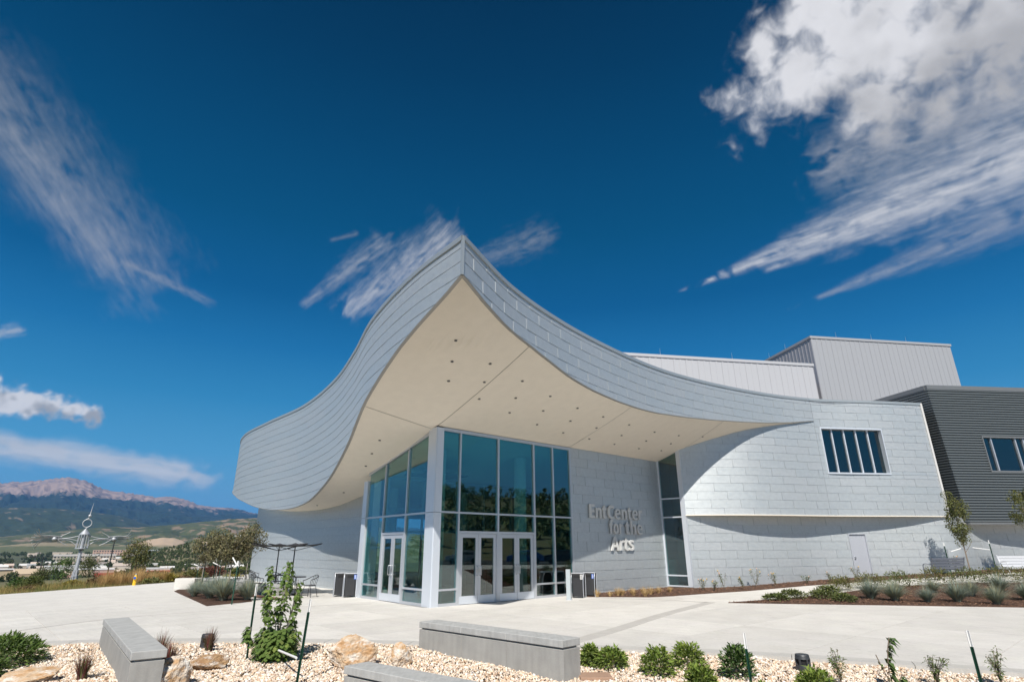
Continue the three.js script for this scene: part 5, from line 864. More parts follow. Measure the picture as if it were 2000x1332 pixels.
// ── waste bins and the entrance post ──
function bin(label, x, z, turn, emblem) {
  const t = thing('waste_bin', label, 'waste bin', [x, 0, z], turn), sh = new THREE.Shape(), w = .21, r = .07; sh.moveTo(-w + r, -.19); sh.lineTo(w - r, -.19); sh.quadraticCurveTo(w, -.19, w, -.19 + r); sh.lineTo(w, .19 - r); sh.quadraticCurveTo(w, .19, w - r, .19); sh.lineTo(-w + r, .19); sh.quadraticCurveTo(-w, .19, -w, .19 - r); sh.lineTo(-w, -.19 + r); sh.quadraticCurveTo(-w, -.19, -w + r, -.19);
  const g = new THREE.ExtrudeGeometry(sh, { depth: .76, bevelEnabled: true, bevelSize: .01, bevelThickness: .01, bevelSegments: 2, curveSegments: 6 }); g.rotateX(-Math.PI / 2); g.translate(0, .07, 0); part('body', g, std(.035, .036, .04, .55, .2), t);
  for (const s of [-1, 1]) part('side_frame', [tube([[s * .235, .01, -.17], [s * .235, .78, -.17], [s * .235, .86, -.1], [s * .235, .86, .1], [s * .235, .84, .15]], .015), tube([[s * .235, .01, -.17], [s * .235, .01, .17], [s * .235, .7, .19], [s * .235, .86, .12]], .015)], M.alum, t);
  part('lid', rbox(.46, .035, .4, .015, 0, .87, 0), M.alum, t); part('slot', rbox(.26, .1, .02, .008, 0, .76, .2), M.black, t);
  const b = part('sticker', rbox(.09, .17, .006, .002, .17, .74, .206), emblem ? std(.03, .12, .5, .4) : M.white, t); for (let i = 0; i < 3; i++) part('sticker_mark', new THREE.TorusGeometry(.02, .006, 5, 12).translate(.17, .695 + i * .045, .211), emblem ? M.white : M.black, b);
}
bin('dark grey waste bin with a white sticker right of the entrance post', 2.52, -23.75, -.35, false); bin('dark grey recycling bin with a blue sticker against the sign wall', 3.02, -24.25, -.35, true);
bin('dark grey waste bin left of its pair by the left glass return', -6.98, -24.9, .35, false); bin('dark grey recycling bin with a blue sticker beside the left glass return', -6.48, -24.45, .35, true);
{ const t = thing('door_post', 'pale grey square steel post with a push plate in front of the entrance glass', 'post', [2.05, 0, -22.75], -.3); part('post', rbox(.16, 1.04, .16, .01, 0, .52, 0), std(.5, .55, .57, .45, .3), t); part('push_plate', rbox(.02, .1, .1, .006, .09, .88, 0), M.trim, t); part('base_plate', box(.22, .015, .22, 0, .0075, 0), M.alum, t); }
// ── cafe terrace ──
function umbrella(label, x, z, turn) {
  const t = thing('parasol', label, 'parasol', [x, 0, z], turn), n = 14, R = 1.08, P = [], I = [], yy = (a, b) => { const r = Math.max(Math.abs(a), Math.abs(b)); return 1.93 + .10 * (1 - r) * (1 - r) - .05 * Math.sin(Math.PI * r) + .10 * Math.pow(Math.abs(a), 3); };
  for (const o of [0, -.02]) { const s0 = P.length / 3; for (let i = 0; i <= n; i++) for (let j = 0; j <= n; j++) { const a = i / n * 2 - 1, b = j / n * 2 - 1; P.push(a * R, yy(a, b) + o, b * R); if (i < n && j < n) { const q = s0 + i * (n + 1) + j; I.push(q, q + 1, q + n + 1, q + 1, q + n + 2, q + n + 1); } } }
  const g = new THREE.BufferGeometry(); g.setAttribute('position', new THREE.Float32BufferAttribute(P, 3)); g.setIndex(I); g.computeVertexNormals(); part('canopy', g, new THREE.MeshStandardMaterial({ color: rgb(.06, .06, .068), roughness: .6, metalness: .3, side: THREE.DoubleSide }), t);
  part('pole', cyl(.028, .022, 1.98, 0, 0, 0, 12), M.dark, t); part('base', cyl(.28, .24, .06, 0, 0, 0, 20), M.dark, t);
  for (let i = 0; i < 8; i++) { const a = i * Math.PI / 4, c = Math.cos(a), s = Math.sin(a), k = 1 / Math.max(Math.abs(c), Math.abs(s)); part('rib', rod([0, 1.72, 0], [c * R * k * .95, yy(c * k * .95, s * k * .95) - .03, s * R * k * .95], .012, .009, 5), M.dark, t); }
}
umbrella('dark metal parasol over the terrace, the left and farther of two', -10.3, -26.6, .5); umbrella('dark metal parasol over the terrace, the right and nearer of two', -9.2, -25.5, .35);
function cafeTable(label, x, z) { const t = thing('cafe_table', label, 'table', [x, 0, z]); part('tabletop', [cyl(.42, .42, .025, 0, .71, 0, 28), new THREE.TorusGeometry(.42, .015, 6, 28).rotateX(Math.PI / 2).translate(0, .72, 0)], M.wire, t); for (let i = 0; i < 3; i++) { const a = i * 2.094 + .4; part('leg', tube([[Math.cos(a) * .06, .7, Math.sin(a) * .06], [Math.cos(a) * .1, .35, Math.sin(a) * .1], [Math.cos(a) * .32, .0, Math.sin(a) * .32]], .014), M.wire, t); } }
cafeTable('dark round cafe table under the left parasol', -10.35, -26.75); cafeTable('dark round cafe table under the right parasol, behind the leafy shrub', -8.85, -24.95);
function makeChair(label, x, z, turn) {
  const t = thing('cafe_chair', label, 'chair', [x, 0, z], turn, 'dark metal cafe chairs'), r = .012;
  part('seat', [new THREE.TorusGeometry(.2, .014, 6, 24).rotateX(Math.PI / 2).translate(0, .43, 0), ...Array.from({ length: 7 }, (_, i) => { const x0 = -.15 + i * .05, k = Math.sqrt(.04 - x0 * x0); return rod([x0, .43, -k], [x0, .43, k], .007, .007, 4); })], M.wire, t);
  for (const [a, b] of [[-1, 1], [1, 1], [-1, -1], [1, -1]]) part('leg', rod([a * .15, .43, b * .14], [a * .21, 0, b * .23], r, r, 6), M.wire, t);
  part('backrest', [tube([[-.25, .62, .16], [-.26, .66, 0], [-.2, .76, -.2], [0, .82, -.27], [.2, .76, -.2], [.26, .66, 0], [.25, .62, .16]], .014), ...[-.14, -.05, .05, .14].map((q) => tube([[q, .44, -.16], [q * 1.1, .62, -.21], [q * 1.15, .79, -.25]], .008))], M.wire, t);
  for (const s of [-1, 1]) part('arm', tube([[s * .25, .62, .16], [s * .22, .52, .16], [s * .17, .43, .12]], .012), M.wire, t);
  return t;
}
{
  const c = makeChair('dark wire cafe chair standing alone right of the leafy shrub, facing the table', -8.05, -24.45, -1.9);
  [['dark wire cafe chair just left of the leafy shrub', -9.7, -25.9, 2.6], ['dark wire cafe chair with a bright lit back slat under the left parasol', -10.8, -26.0, .9], ['dark wire cafe chair against the curved wall behind the left table', -10.6, -27.6, .2], ['dark wire cafe chair in the row left of the parasols, nearest the wall', -12.6, -29.3, 2.2], ['dark wire cafe chair farthest left by the planter trees', -13.7, -30.6, -1.0], ['dark wire cafe chair behind the last stake of the planter', -13.2, -31.2, .8]].forEach(([l, x, z, r]) => dup(c, l, [x, 0, z], r));
}
// ── cast concrete seat walls ──
function seatWall(label, [x0, z0], [x1, z1], w, top, low, joints, { cap = .11, lean = 0 } = {}) {
  const t = thing('seat_wall', label, 'wall', [0, 0, 0]), fr = planeFrame(x0, z0, x1 - x0, z1 - z0), L = Math.hypot(x1 - x0, z1 - z0), cut = [0, ...joints.map((j) => j * L), L];
  for (let i = 0; i + 1 < cut.length; i++) {
    const a = cut[i] + .003, b = cut[i + 1] - .003, c = new RoundedBoxGeometry(b - a, cap, w + .03, 2, .012); c.translate((a + b) / 2, top - cap / 2, -w / 2); part('cap_stone', metres(onPlane(fr, c)), M.capConcrete, t);
    const g = new RoundedBoxGeometry(b - a, top - cap - .026 - low, w, 1, .006); g.translate((a + b) / 2, (top - cap - .026 + low) / 2, -w / 2); part('wall_block', metres(onPlane(fr, g)), M.wallConcrete, t);
  }
  part('bedding', onPlane(fr, box(L - .08, .03, w - .08, L / 2, top - cap - .013, -w / 2)), M.wallConcrete, t);
  return t;
}
seatWall('long grey concrete seat wall in the middle of the gravel bed, running towards the viewer', [-1.84, -12.38], [.77, -9.86], .42, .45, -.55, [.345, .66]);
seatWall('tall grey concrete seat wall at the left, its end facing the viewer', [-8.5, -13.05], [-5.33, -8.95], .42, .45, -.55, []);
seatWall('low pale concrete seat wall cut by the bottom edge below the boulder', [-2.52, -9.62], [.2, -7.42], .42, .16, -.6, [.5]);
seatWall('pale concrete seat wall behind the planter trees', [-15.9, -30.6], [-12.4, -28.4], .45, .45, -.1, []); seatWall('pale concrete seat wall in front of the cafe chairs', [-11.9, -27.2], [-9.6, -25.1], .4, .42, -.1, []);
single('concrete_block', rbox(.95, .5, .6, .03, -15.55, .25, -29.4), M.concrete, 'white concrete block at the far left corner of the planter', 'block');
single('steel_edging', rod([-10.9, .06, -25.2], [-8.6, .06, -22.9], .05, .05, 6), std(.2, .11, .08, .7, .3), 'brown steel edging strip behind the leafy shrub on the paving', 'edging');

// ───────────── beyond the left edge of the plaza ─────────────
const onGround = (x, z, d = 0) => [x, groundAt(x, z) + d, z];
{ // fire hydrant
  const [x, z] = [-20.25, -32.9], t = thing('fire_hydrant', 'yellow fire hydrant with a blue cap at the edge of the plaza', 'fire hydrant', [x, -.06, z], .5); t.scale.setScalar(.86);
  part('barrel', new THREE.LatheGeometry([[.0, 0], [.15, 0], [.15, .04], [.095, .06], [.09, .42], [.115, .44], [.115, .48], [.1, .5], [.09, .58], [.05, .66], [0, .68]].map((p) => new THREE.Vector2(...p)), 20), M.yellow, t);
  part('bonnet_nut', cyl(.035, .03, .07, 0, .675, 0, 6), M.alum, t); const n = part('nozzle', cyl(.075, .075, .1, 0, 0, 0, 16).rotateX(Math.PI / 2).translate(-.02, .5, .06), M.yellow, t); part('nozzle_cap', cyl(.082, .07, .05, 0, 0, 0, 12).rotateX(Math.PI / 2).translate(-.02, .5, .155), M.blue, n);
  for (const s of [-1, 1]) part('side_nozzle', cyl(.05, .05, .1, 0, 0, 0, 12).rotateZ(Math.PI / 2 * s).translate(s * .06, .46, 0), M.yellow, t);
}
{ // tall metal sculpture
  const t = thing('metal_sculpture', 'tall silver metal sculpture with a lantern, a ring and two feathered arms beyond the plaza', 'sculpture', [-28.75, -.95, -40.2], .64), S = M.steel;
  M.chrome = std(.5, .52, .56, .55, .55); const m = M.chrome;
  part('shaft', [cyl(.13, .085, 2.5, 0, .35, 0, 14), cyl(.16, .16, .05, 0, 1.1, 0, 14), cyl(.2, .1, .12, 0, 2.7, 0, 14)], m, t);
  for (let i = 0; i < 6; i++) { const a = i * 1.047, c = Math.cos(a), s = Math.sin(a); part('foot', tube([[c * .12, 1.5, s * .12], [c * .2, .8, s * .2], [c * .34, .3, s * .34], [c * .8, .03, s * .8]], .03, 6, 5), m, t); }
  for (let i = 0; i < 7; i++) { const a = i * .9 + .3, g = new THREE.DodecahedronGeometry(.2, 0); g.scale(1.4, .8, 1); g.translate(Math.cos(a) * .75, .1, Math.sin(a) * .75); part('base_stone', g, M.dark, t); }
  const lant = part('lantern', [cyl(.36, .36, .06, 0, 2.8, 0, 20), cyl(.31, .31, .06, 0, 3.68, 0, 20), cyl(.1, .1, .85, 0, 2.85, 0, 10), new THREE.ConeGeometry(.3, .38, 18).translate(0, 3.92, 0)], m, t);
  for (let i = 0; i < 12; i++) { const a = i * .5236; part('lantern_bar', rod([Math.cos(a) * .33, 2.85, Math.sin(a) * .33], [Math.cos(a) * .29, 3.7, Math.sin(a) * .29], .022, .022, 5), m, lant); }
  part('ring', [new THREE.TorusGeometry(.25, .028, 8, 30).translate(0, 4.42, 0), tube([[0, 4.1, 0], [.1, 4.18, 0], [.2, 4.27, 0]], .025), tube([[-.1, 4.66, 0], [.02, 4.76, 0], [.05, 4.84, 0]], .025)], m, t);
  part('ball', new THREE.SphereGeometry(.1, 16, 12).translate(.05, 4.9, 0), m, t); part('spire', rod([.05, 4.95, 0], [.1, 5.75, 0], .035, .006, 8), m, t);
  for (const s of [-1, 1]) {
    const L = s < 0 ? 1.55 : 1.7, arm = part('arm', [tube([[s * .32, 3.0, 0], [s * .7, 3.28, 0], [s * L, 3.42, 0]], .03, 8, 5), tube([[s * .32, 3.6, 0], [s * .8, 3.48, 0], [s * L, 3.42, 0]], .028, 8, 5), tube([[s * .32, 3.3, .1], [s * .8, 3.42, .08], [s * L, 3.42, 0]], .024, 8, 5)], m, t);
    part('arm_ball', new THREE.SphereGeometry(.15, 16, 12).translate(s * L, 3.42, 0), m, arm);
    const nb = s < 0 ? 8 : 6; for (let i = 0; i < nb; i++) { const f = i / (nb - 1) * 2 - 1, e = s < 0 ? 1.25 : 1.2; part('barb', tube([[s * (L - .35), 3.42 + f * .12, f * .1], [s * (L + .2), 3.42 + f * .2, f * .16], [s * (L + .7), 3.42 + f * .22, f * .25], [s * (L + e * (1 - .25 * Math.abs(f))), 3.42 + f * .62, f * .5]], .02, 6, 5), m, arm); }
    for (const f of [-1, 1]) part('barb', tube([[s * (L - .1), 3.42, 0], [s * (L - .45), 3.42 + f * .25, 0], [s * (L - .75), 3.42 + f * .42, 0]], .02, 6, 5), m, arm);
  }
}
{ // lamp poles and a small sign beyond the edge
  const lamp = (label, x, z, h) => { const t = thing('lamp_pole', label, 'lamp pole', onGround(x, z), .5); part('pole', cyl(.07, .05, h, 0, 0, 0, 10), M.dark, t); part('cross_arm', box(1.7, .05, .06, 0, h, 0), M.dark, t); for (const s of [-1, 1]) part('lamp_head', rbox(.55, .09, .3, .03, s * .95, h + .02, 0), M.dark, t); };
  lamp('dark lamp pole with two flat heads right of the sculpture', -43.4, -65.5, 4.1); lamp('slim dark lamp pole left of the sculpture', -55.9, -72.2, 2.9);
  const t = thing('info_sign', 'small grey sign panel on two posts among the bushes left of the sculpture', 'sign', onGround(-43.8, -55.2), .7); part('panel', box(.75, .4, .05, 0, .7, 0), std(.3, .33, .36, .6), t); for (const s of [-1, 1]) part('post', cyl(.025, .025, .8, s * .3, 0, -.05, 6), M.dark, t);
}
youngTree('small leafy tree left of the sculpture beside the slim lamp pole', ...onGround(-44.9, -58.4), 2.2, .3, .95, F.tree, 401, { n: 900, leaf: .16, name: 'small_tree' });
youngTree('dense small tree just left of the sculpture shaft', ...onGround(-41.6, -56.6), 2.6, .2, 1.05, F.moundDark, 402, { n: 1100, leaf: .16, name: 'small_tree' });
youngTree('small green tree just right of the sculpture foot', ...onGround(-38.9, -56.2), 2.5, .2, 1.1, F.tree, 403, { n: 1000, leaf: .16, name: 'small_tree' });
youngTree('broad olive-green tree behind the tan grass and the lamp pole', ...onGround(-41.2, -66.5), 4.2, .4, 1.75, F.olive, 404, { n: 2200, leaf: .2, lobes: 34, name: 'small_tree', trunkR: .07 });
youngTree('small green tree at the far left edge beyond the plaza', ...onGround(-48.6, -55.6), 2.0, .2, 1.1, F.tree, 405, { n: 900, leaf: .17, name: 'small_tree' });
{
  const bush = (label, x, z, rx, ry, m, seed, cat = 'bush') => { const t = thing('edge_bush', label, cat, onGround(x, z, -.05), seed, 'bushes along the far edge of the plaza'); part('foliage', domeLeaves(1500, rx, ry, .16, .08, seed, { inner: .25, v: .35 }), m, t); };
  bush('yellow-green bush left of the sculpture among the grasses', -32.6, -41.8, .75, 1.05, F.cover, 411); bush('dark green bush behind the yellow-green one left of the sculpture', -35.6, -44.5, .9, 1.0, F.moundDark, 412); bush('golden yellow low bush at the foot of the sculpture', -28.2, -39.4, .55, .5, F.yellow, 413); bush('reddish brown low bush right of the sculpture foot', -26.6, -39.5, .75, .6, F.brown, 414); bush('brown dry bush left of the tan grass', -25.2, -39.0, .7, .5, F.brown, 415); bush('brown dry low bush left of the sculpture foot', -29.5, -37.4, .7, .4, F.brown, 416);
  bush('olive bush just right of the fire hydrant', -20.9, -35.6, .7, .55, F.olive, 417); bush('yellow flowering bush right of the fire hydrant', -21.4, -38.0, .8, .7, F.yellow, 418); bush('dry tan bush behind the corner of the paving', -20.9, -38.6, .8, .55, F.brown, 419); bush('green bush left of the red-tinged one behind the planter', -21.6, -41.5, 1, .85, F.olive, 420); bush('red-tinged bush behind the planter trees', -21.7, -44.5, 1.0, .95, F.redLeaf, 421); bush('green bush behind the stakes of the planter', -20.9, -46.5, 1.1, .8, F.cover, 422); bush('low yellow bush along the paving behind the planter', -19.6, -43.0, .9, .45, F.yellow, 423); bush('grey-green bush beside the curved wall behind the chairs', -18.6, -46.6, .8, .95, F.olive, 424); bush('dark red bush near the left end of the green bank', -23.0, -46.0, 1.0, .9, F.redLeaf, 425);
  // tall tan grasses in a row
  const g = blades(420, 1.25, .5, .014, 431, { r0: .3, droop: .3 }), gb = blades(260, .6, .5, .014, 432, { r0: .3, droop: .5 });
  const t0 = thing('tall_grass', 'tall tan feather grass at the left end of the row by the hydrant', 'grass clump', onGround(-23.6, -35.6), 0, 'tall tan grasses by the hydrant'); part('seed_heads', g, F.tan, t0); part('blades', gb, F.greenBlade, t0);
  [['tall tan grass second from the left in the row by the hydrant', -23.1, -36.2], ['tall tan grass in the middle of the row by the hydrant', -22.7, -36.6], ['tall tan grass just left of the hydrant', -22.2, -36.6], ['tall tan grass directly behind the hydrant', -21.8, -37.1], ['tall tan grass just right of the hydrant', -21.5, -37.8], ['tall tan grass set back behind the left end of the row', -24.2, -37.2], ['tall tan grass set back behind the middle of the row', -23.4, -38.2]].forEach(([l, x, z], i) => dup(t0, l, onGround(x, z), i * 1.3, rr(.9, 1.1)));
  // unmown grass on the bank
  const one1 = blades(26, .5, .28, .012, 441, { r0: .2, droop: .6 }), im = new THREE.InstancedMesh(one1, new THREE.MeshStandardMaterial({ roughness: .9, side: THREE.DoubleSide }), 2600), m = new THREE.Matrix4(), q = new THREE.Quaternion(), c = new THREE.Color();
  one1.deleteAttribute('color'); im.name = 'bank_grass'; im.userData = { kind: 'stuff', label: 'unmown green and straw grass along the bank beyond the plaza', category: 'grass' }; im.castShadow = im.receiveShadow = true;
  for (let i = 0; i < 2600; i++) { const z = rr(-52, -24), ex = z > -30 ? lerp(-22.3, -21.6, (z + 24) / -6) : z > -36 ? lerp(-21.6, -20, (z + 30) / -6) : -20.8, x = ex - .2 - Math.pow(rnd(), 1.6) * 14, s = rr(.7, 1.35) * (x < -26 ? 1.25 : .9); q.setFromEuler(new THREE.Euler(0, rr(0, 6), 0)); m.compose(new THREE.Vector3(x, groundAt(x, z) - .02, z), q, new THREE.Vector3(s, s, s)); im.setMatrixAt(i, m); const k = fbm2(x * .3, z * .3, 2) + rr(-.4, .4) > 0, b = rr(.75, 1.2); im.setColorAt(i, k ? c.setRGB(.12 * b, .14 * b, .035 * b) : c.setRGB(.3 * b, .22 * b, .08 * b)); }
  scene.add(im);
}
// ───────────── gravel bed in front ─────────────
const onGravel = (x, z, d = 0) => [x, gravelAt(x, z) + d, z];
function boulder(label, x, z, [sx, sy, sz], seed, turn, tones) {
  const g = new THREE.IcosahedronGeometry(1, 22), p = g.attributes.position, C = new Float32Array(p.count * 3), q = mulberry(seed), cuts = Array.from({ length: 11 }, () => { const a = q() * 6.283, e = Math.asin(q() * 1.7 - .75), c = Math.cos(e); return [Math.cos(a) * c, Math.sin(e), Math.sin(a) * c, .62 + .26 * q()]; });
  for (let i = 0; i < p.count; i++) {
    let x0 = p.getX(i), y0 = p.getY(i), z0 = p.getZ(i);
    for (const [a, b, c, d] of cuts) { const k = x0 * a + y0 * b + z0 * c; if (k > d) { const m = k - d; x0 -= a * m * .93; y0 -= b * m * .93; z0 -= c * m * .93; } }
    const f = 1 + .055 * n3(x0 * 2.3 + seed, y0 * 2.3, z0 * 2.3) + .035 * n3(x0 * 6, y0 * 6 + seed, z0 * 6) + .016 * n3(x0 * 17, y0 * 17, z0 * 17 + seed); p.setXYZ(i, x0 * f * sx, y0 * f * sy, z0 * f * sz);
    const t = clamp(.5 + .8 * n3(x0 * 1.1 + seed, y0 * 3, z0 * 1.1) + .4 * n3(x0 * 4, y0 * 8, z0 * 4)), u = sstep(-.1, .9, n3(x0 * 1.2, y0 * 1.6 + 9, z0 * 1.2 + seed) + .5 * n3(x0 * 6, y0 * 9, z0 * 6) + .3 * n3(x0 * 18, y0 * 18, z0 * 18)), v = 1 + .16 * n3(x0 * 22, y0 * 22, z0 * 22); const col = mixc(mixc(tones[0], tones[1], t), tones[2], u); C.set(col.map((w) => w * v), i * 3);
  }
  g.setAttribute('color', new THREE.BufferAttribute(C, 3)); g.deleteAttribute('uv'); g.computeVertexNormals();
  const m = single('boulder', g, new THREE.MeshStandardMaterial({ vertexColors: true, roughness: .85 }), label, 'boulder'); m.position.set(...onGravel(x, z, sy * .45)); m.rotation.set(.1, turn, .08); return m;
}
function fixMerge(g) { return g; }
const sand = [[.52, .40, .28], [.46, .27, .13], [.66, .6, .53]], pale = [[.62, .54, .45], [.5, .32, .17], [.72, .68, .62]], brown = [[.36, .23, .12], [.28, .16, .08], [.52, .46, .4]];
boulder('large orange and cream boulder left of the seat wall, the biggest rock in the gravel', -2.68, -10.85, [.43, .33, .28], 503, .4, sand);
boulder('pale cream boulder beside the largest one, left of the middle seat wall', -1.92, -10.95, [.21, .24, .2], 512, 1.0, pale);
boulder('low flat brown boulder right of the left seat wall', -5.0, -10.6, [.34, .15, .22], 521, -.2, brown);
boulder('pale half-shaded boulder at the foot of the left seat wall', -5.02, -9.5, [.27, .26, .24], 533, .8, pale);
boulder('flat brown-streaked rock at the lower left corner', -7.15, -9.55, [.42, .13, .24], 540, .35, sand);
{
  const sh = (label, x, z, rx, ry, seed, m = F.mound, n = 1000) => { const t = thing('round_shrub', label, 'shrub', onGravel(x, z, -.02), seed, 'small round green shrubs in the gravel'); part('foliage', domeLeaves(n, rx, ry, .075, .034, seed, { inner: .3, v: .3 }), m, t); part('twigs', stemTubes([[[0, 0, 0], [.05, ry * .6, .03]], [[0, 0, 0], [-.06, ry * .6, .02]], [[0, 0, 0], [.01, ry * .6, -.06]]], .006), M.bark, t); };
  sh('small green shrub tucked behind the right end of the middle seat wall', 1.32, -10.95, .16, .3, 551); sh('round green shrub next right of the middle seat wall', 1.65, -10.75, .26, .28, 552); sh('round green shrub third from the middle seat wall, taller than wide', 2.3, -10.25, .27, .37, 553); sh('round green shrub behind the pair right of the middle seat wall', 2.9, -10.7, .27, .33, 554); sh('round green shrub nearest the viewer in the group right of the wall', 2.72, -9.4, .23, .32, 555); sh('leafy green shrub behind the white-tipped stake', 3.5, -10.1, .25, .42, 556, F.moundDark); sh('round green shrub at the bottom edge below the bollard light', 4.15, -8.95, .27, .3, 557); sh('small green shrub at the bottom edge beside the stake', 3.35, -8.75, .2, .16, 558);
  sh('wide dark green shrub at the far left, the upper of two', -8.75, -11.0, .62, .42, 561, F.bush, 3200); sh('wide dark green shrub at the lower left corner, the nearer of two', -8.2, -9.7, .5, .4, 562, F.bush, 2400);
  const rg = (label, x, z, h, seed) => { const t = thing('red_grass', label, 'grass clump', onGravel(x, z), seed, 'upright red-tipped grasses in the gravel'); part('blades', blades(150, h, .16, .015, seed, { r0: .06, droop: .2, cols: [[1, 1, 1], [1.5, .8, .8], [.8, 1.7, .6], [1, 1, 1]] }), F.red, t); };
  rg('upright red-tipped grass left of the left seat wall', -6.5, -9.75, .46, 571); rg('upright dark red grass beside the left bollard light', -5.78, -12.1, .46, 572); rg('red-tipped grass peeping over the left seat wall', -6.25, -11.3, .55, 573); rg('red-tipped grass against the right side of the left seat wall', -5.72, -10.65, .46, 574);
}
{ // the leafy shrub in front of the terrace: every large leaf its own part, the rest joined
  const t = thing('leafy_shrub', 'tall leafy green shrub between two steel stakes, in front of the terrace', 'shrub', onGravel(-4.2, -11.25)), q = mulberry(581);
  const stems = Array.from({ length: 11 }, (_, i) => { const a = i * 2.4, tall = i < 7, h = tall ? .95 + .6 * q() : .4 + .4 * q(), o = (tall ? .12 : .28) + .16 * q(); return [[0, 0, 0], [Math.cos(a) * o * .7, h * .4, Math.sin(a) * o * .7], [Math.cos(a) * o * 1.1, h * .75, Math.sin(a) * o * 1.1], [Math.cos(a) * o * 1.15 + .02, h, Math.sin(a) * o * 1.1]]; });
  stems.push([[0, 0, 0], [.01, .6, .02], [.03, 1.2, .03], [.05, 1.64, .02]]);
  part('stems', stemTubes(stems, .008), M.barkGrey, t);
  const lobed = (seed) => { const r = mulberry(seed), s = new Soup(), pts = [[0, 0], [-.16, .1], [-.42, .2], [-.34, .42], [-.5, .6], [-.24, .68], [-.12, .98], [0, .86], [.14, 1], [.25, .68], [.5, .58], [.34, .4], [.42, .18], [.16, .1]], z = pts.map(([x, y]) => .12 * x * x * (r() + .5) - .1 * y * y + .03 * (r() - .5)), cc = [0, .02, .42]; for (let i = 0; i < pts.length; i++) { const j = (i + 1) % pts.length; s.tri([pts[i][0], z[i], pts[i][1]], [pts[j][0], z[j], pts[j][1]], cc); } return s.geo(); };
  const shapes = [lobed(1), lobed(2), lobed(3)], mats = [[.17, .255, .042], [.13, .21, .036], [.24, .31, .055], [.09, .165, .032], [.2, .245, .06]].map((c) => leafMat(...c, .4)), cs = stems.map((p) => new THREE.CatmullRomCurve3(p.map(V3))), more = [], M4 = new THREE.Matrix4();
  for (let i = 0; i < 2300; i++) {
    const low = i % 5 < 3, c = cs[Math.floor(q() * cs.length)], tt = low ? .1 + .5 * q() : .35 + .65 * q(); let p = c.getPoint(tt), a = q() * 6.283; if (low) { const k = Math.pow(q(), .5), e = q() * 1.3; p = new THREE.Vector3(Math.cos(a) * .37 * k * Math.cos(e * .6), .06 + .5 * Math.sin(e) * (.4 + .6 * k), Math.sin(a) * .37 * k * Math.cos(e * .6)); } else a = Math.atan2(p.z, p.x) + (q() - .5) * 3;
    if (!low) { const k = .03 + .1 * q() * (1.25 - tt * .7); p = new THREE.Vector3(p.x + Math.cos(a) * k, p.y + (q() - .5) * .08, p.z + Math.sin(a) * k); }
    const size = (.048 + .045 * q()) * (low ? 1.05 : .95), e = new THREE.Euler(.2 + q() * .9, Math.PI / 2 - a, (q() - .5) * .8, 'YXZ'), near = p.z > .02 && i % 3 === 0;
    if (near && more.n !== 300) { more.n = (more.n ?? 0) + 1; const m = part('leaf', shapes[i % 3], mats[Math.floor(q() * 5)], t); m.position.copy(p); m.rotation.copy(e); m.scale.setScalar(size * 1.1); }
    else { const g = shapes[i % 3].clone(); g.applyMatrix4(M4.compose(p, new THREE.Quaternion().setFromEuler(e), new THREE.Vector3(size, size, size))); more.push(g); }
  }
  asStuff(part('foliage', mergeGeometries(more), mats[1], t));
}
tPost('steel stake with a long white top left of the leafy shrub', -4.76, gravelAt(-4.76, -11.45), -11.45, 1.24, { tip: .2, turn: .2 });
tPost('leaning steel stake with a worn top right of the leafy shrub', -3.2, gravelAt(-3.2, -9.6), -9.6, 1.16, { tip: .18, lean: [0, -.075], turn: -.3 });
tPost('green stake with a white top in front of the shrubs right of the seat wall', 3.28, gravelAt(3.3, -9), -8.97, .78, { tip: .2, lean: [0, .02], turn: .1 });
tPost('green stake with a white top near the lower right corner', 6.3, gravelAt(6.3, -8.8), -8.77, .78, { tip: .2, lean: [0, .02], turn: .1 });
single('tree_strap', rod([-4.05, gravelAt(-4, -11) + .2, -11.0], [-3.3, gravelAt(-3.3, -9.8) + .32, -9.75], .018), M.white, 'white strap tying the leafy shrub to the leaning stake', 'strap');
{ // low bollard lights with louvred heads
  const bol = (label, x, z, turn) => { const t = thing('bollard_light', label, 'bollard light', onGravel(x, z, -.02), turn), mt = std(.075, .078, .085, .5, .5); part('body', [cyl(.125, .115, .12, 0, 0, 0, 24), cyl(.115, .105, .045, 0, .2, 0, 24), cyl(.108, .1, .02, 0, .245, 0, 24)], mt, t); part('core', cyl(.085, .085, .09, 0, .115, 0, 20), M.black, t); for (let i = 0; i < 6; i++) { const a = i * 1.047 + .5; part('fin', box(.03, .082, .03, Math.cos(a) * .098, .16, Math.sin(a) * .098, -a), mt, t); } };
  bol('dark grey bollard light in the gravel right of the round shrubs', 4.68, -10.4, .2); bol('dark grey bollard light behind the dark red grass on the left', -6.05, -12.55, .6);
}
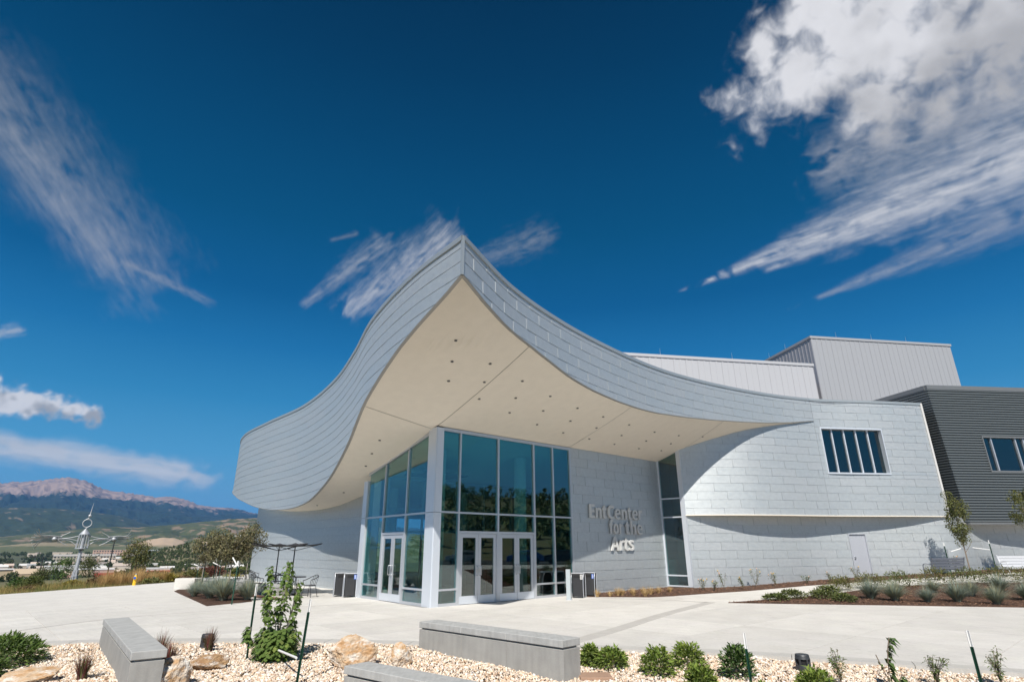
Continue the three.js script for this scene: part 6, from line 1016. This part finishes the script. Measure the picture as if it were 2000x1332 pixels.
{ // thin seedlings on the right
  const wisp = (label, x, z, h, seed) => { const q = mulberry(seed), st = Array.from({ length: 9 }, () => { const a = q() * 6.3, o = .05 + .12 * q(); return [[0, 0, 0], [Math.cos(a) * o * .4, h * .5, Math.sin(a) * o * .4], [Math.cos(a) * o + .04, h * (.7 + .35 * q()), Math.sin(a) * o]]; }), t = thing('wispy_plant', label, 'plant', onGravel(x, z), q() * 6); part('stems', stemTubes(st, .004), M.bark, t); part('foliage', woody(st, 240, .07, .02, seed, { start: .15, spreadLeaf: .05 }), F.rose, t); };
  wisp('thin wispy plant right of the bollard light', 4.78, -9.5, .46, 591); wisp('thin wispy plant between the broad-leaved sapling and the right stake', 6.1, -9.35, .42, 592); wisp('thin wispy plant at the right end of the gravel', 6.9, -9.2, .46, 593);
  const t = thing('sapling', 'broad-leaved sapling bending to the right near the lower right', 'sapling', onGravel(5.4, -9.25)), q = mulberry(595), st = [[[0, 0, 0], [-.03, .25, .01], [0, .5, .02], [.06, .68, .02]], [[0, 0, 0], [-.08, .2, 0], [-.16, .45, -.02]], [[0, 0, 0], [.06, .12, .04], [.12, .22, .06]]];
  part('stems', stemTubes(st, .007), M.bark, t);
  const cs = st.map((p) => new THREE.CatmullRomCurve3(p.map(V3)));
  for (let i = 0; i < 74; i++) { const k = i % 7 === 0 ? 1 : i % 5 === 0 ? 2 : 0, p = cs[k].getPoint(.2 + .8 * q()), s = new Soup(), a = (q() - .5) * 2.6, L = (k === 1 ? .05 : .11) * (.8 + .6 * q()); addLeaf(s, [0, 0, 0], [Math.cos(a), -.15 - .5 * q(), Math.sin(a) + .2], [q() * .5 - .1, 1, .4], L, L * .62, tone(q, .2), .35); const m = part('leaf', s.geo(), F.moundDark, t); m.position.copy(p); }
}
single('access_cover', rbox(.5, .05, .42, .01, 1.28, gravelAt(1.3, -10.2) + .02, -10.15), std(.42, .27, .19, .9, 0, { bumpMap: scaled(texGrain, 2), bumpScale: .004 }), 'flat tan cover plate on the gravel at the right end of the middle seat wall', 'cover plate');
renderer.render(scene, camera);
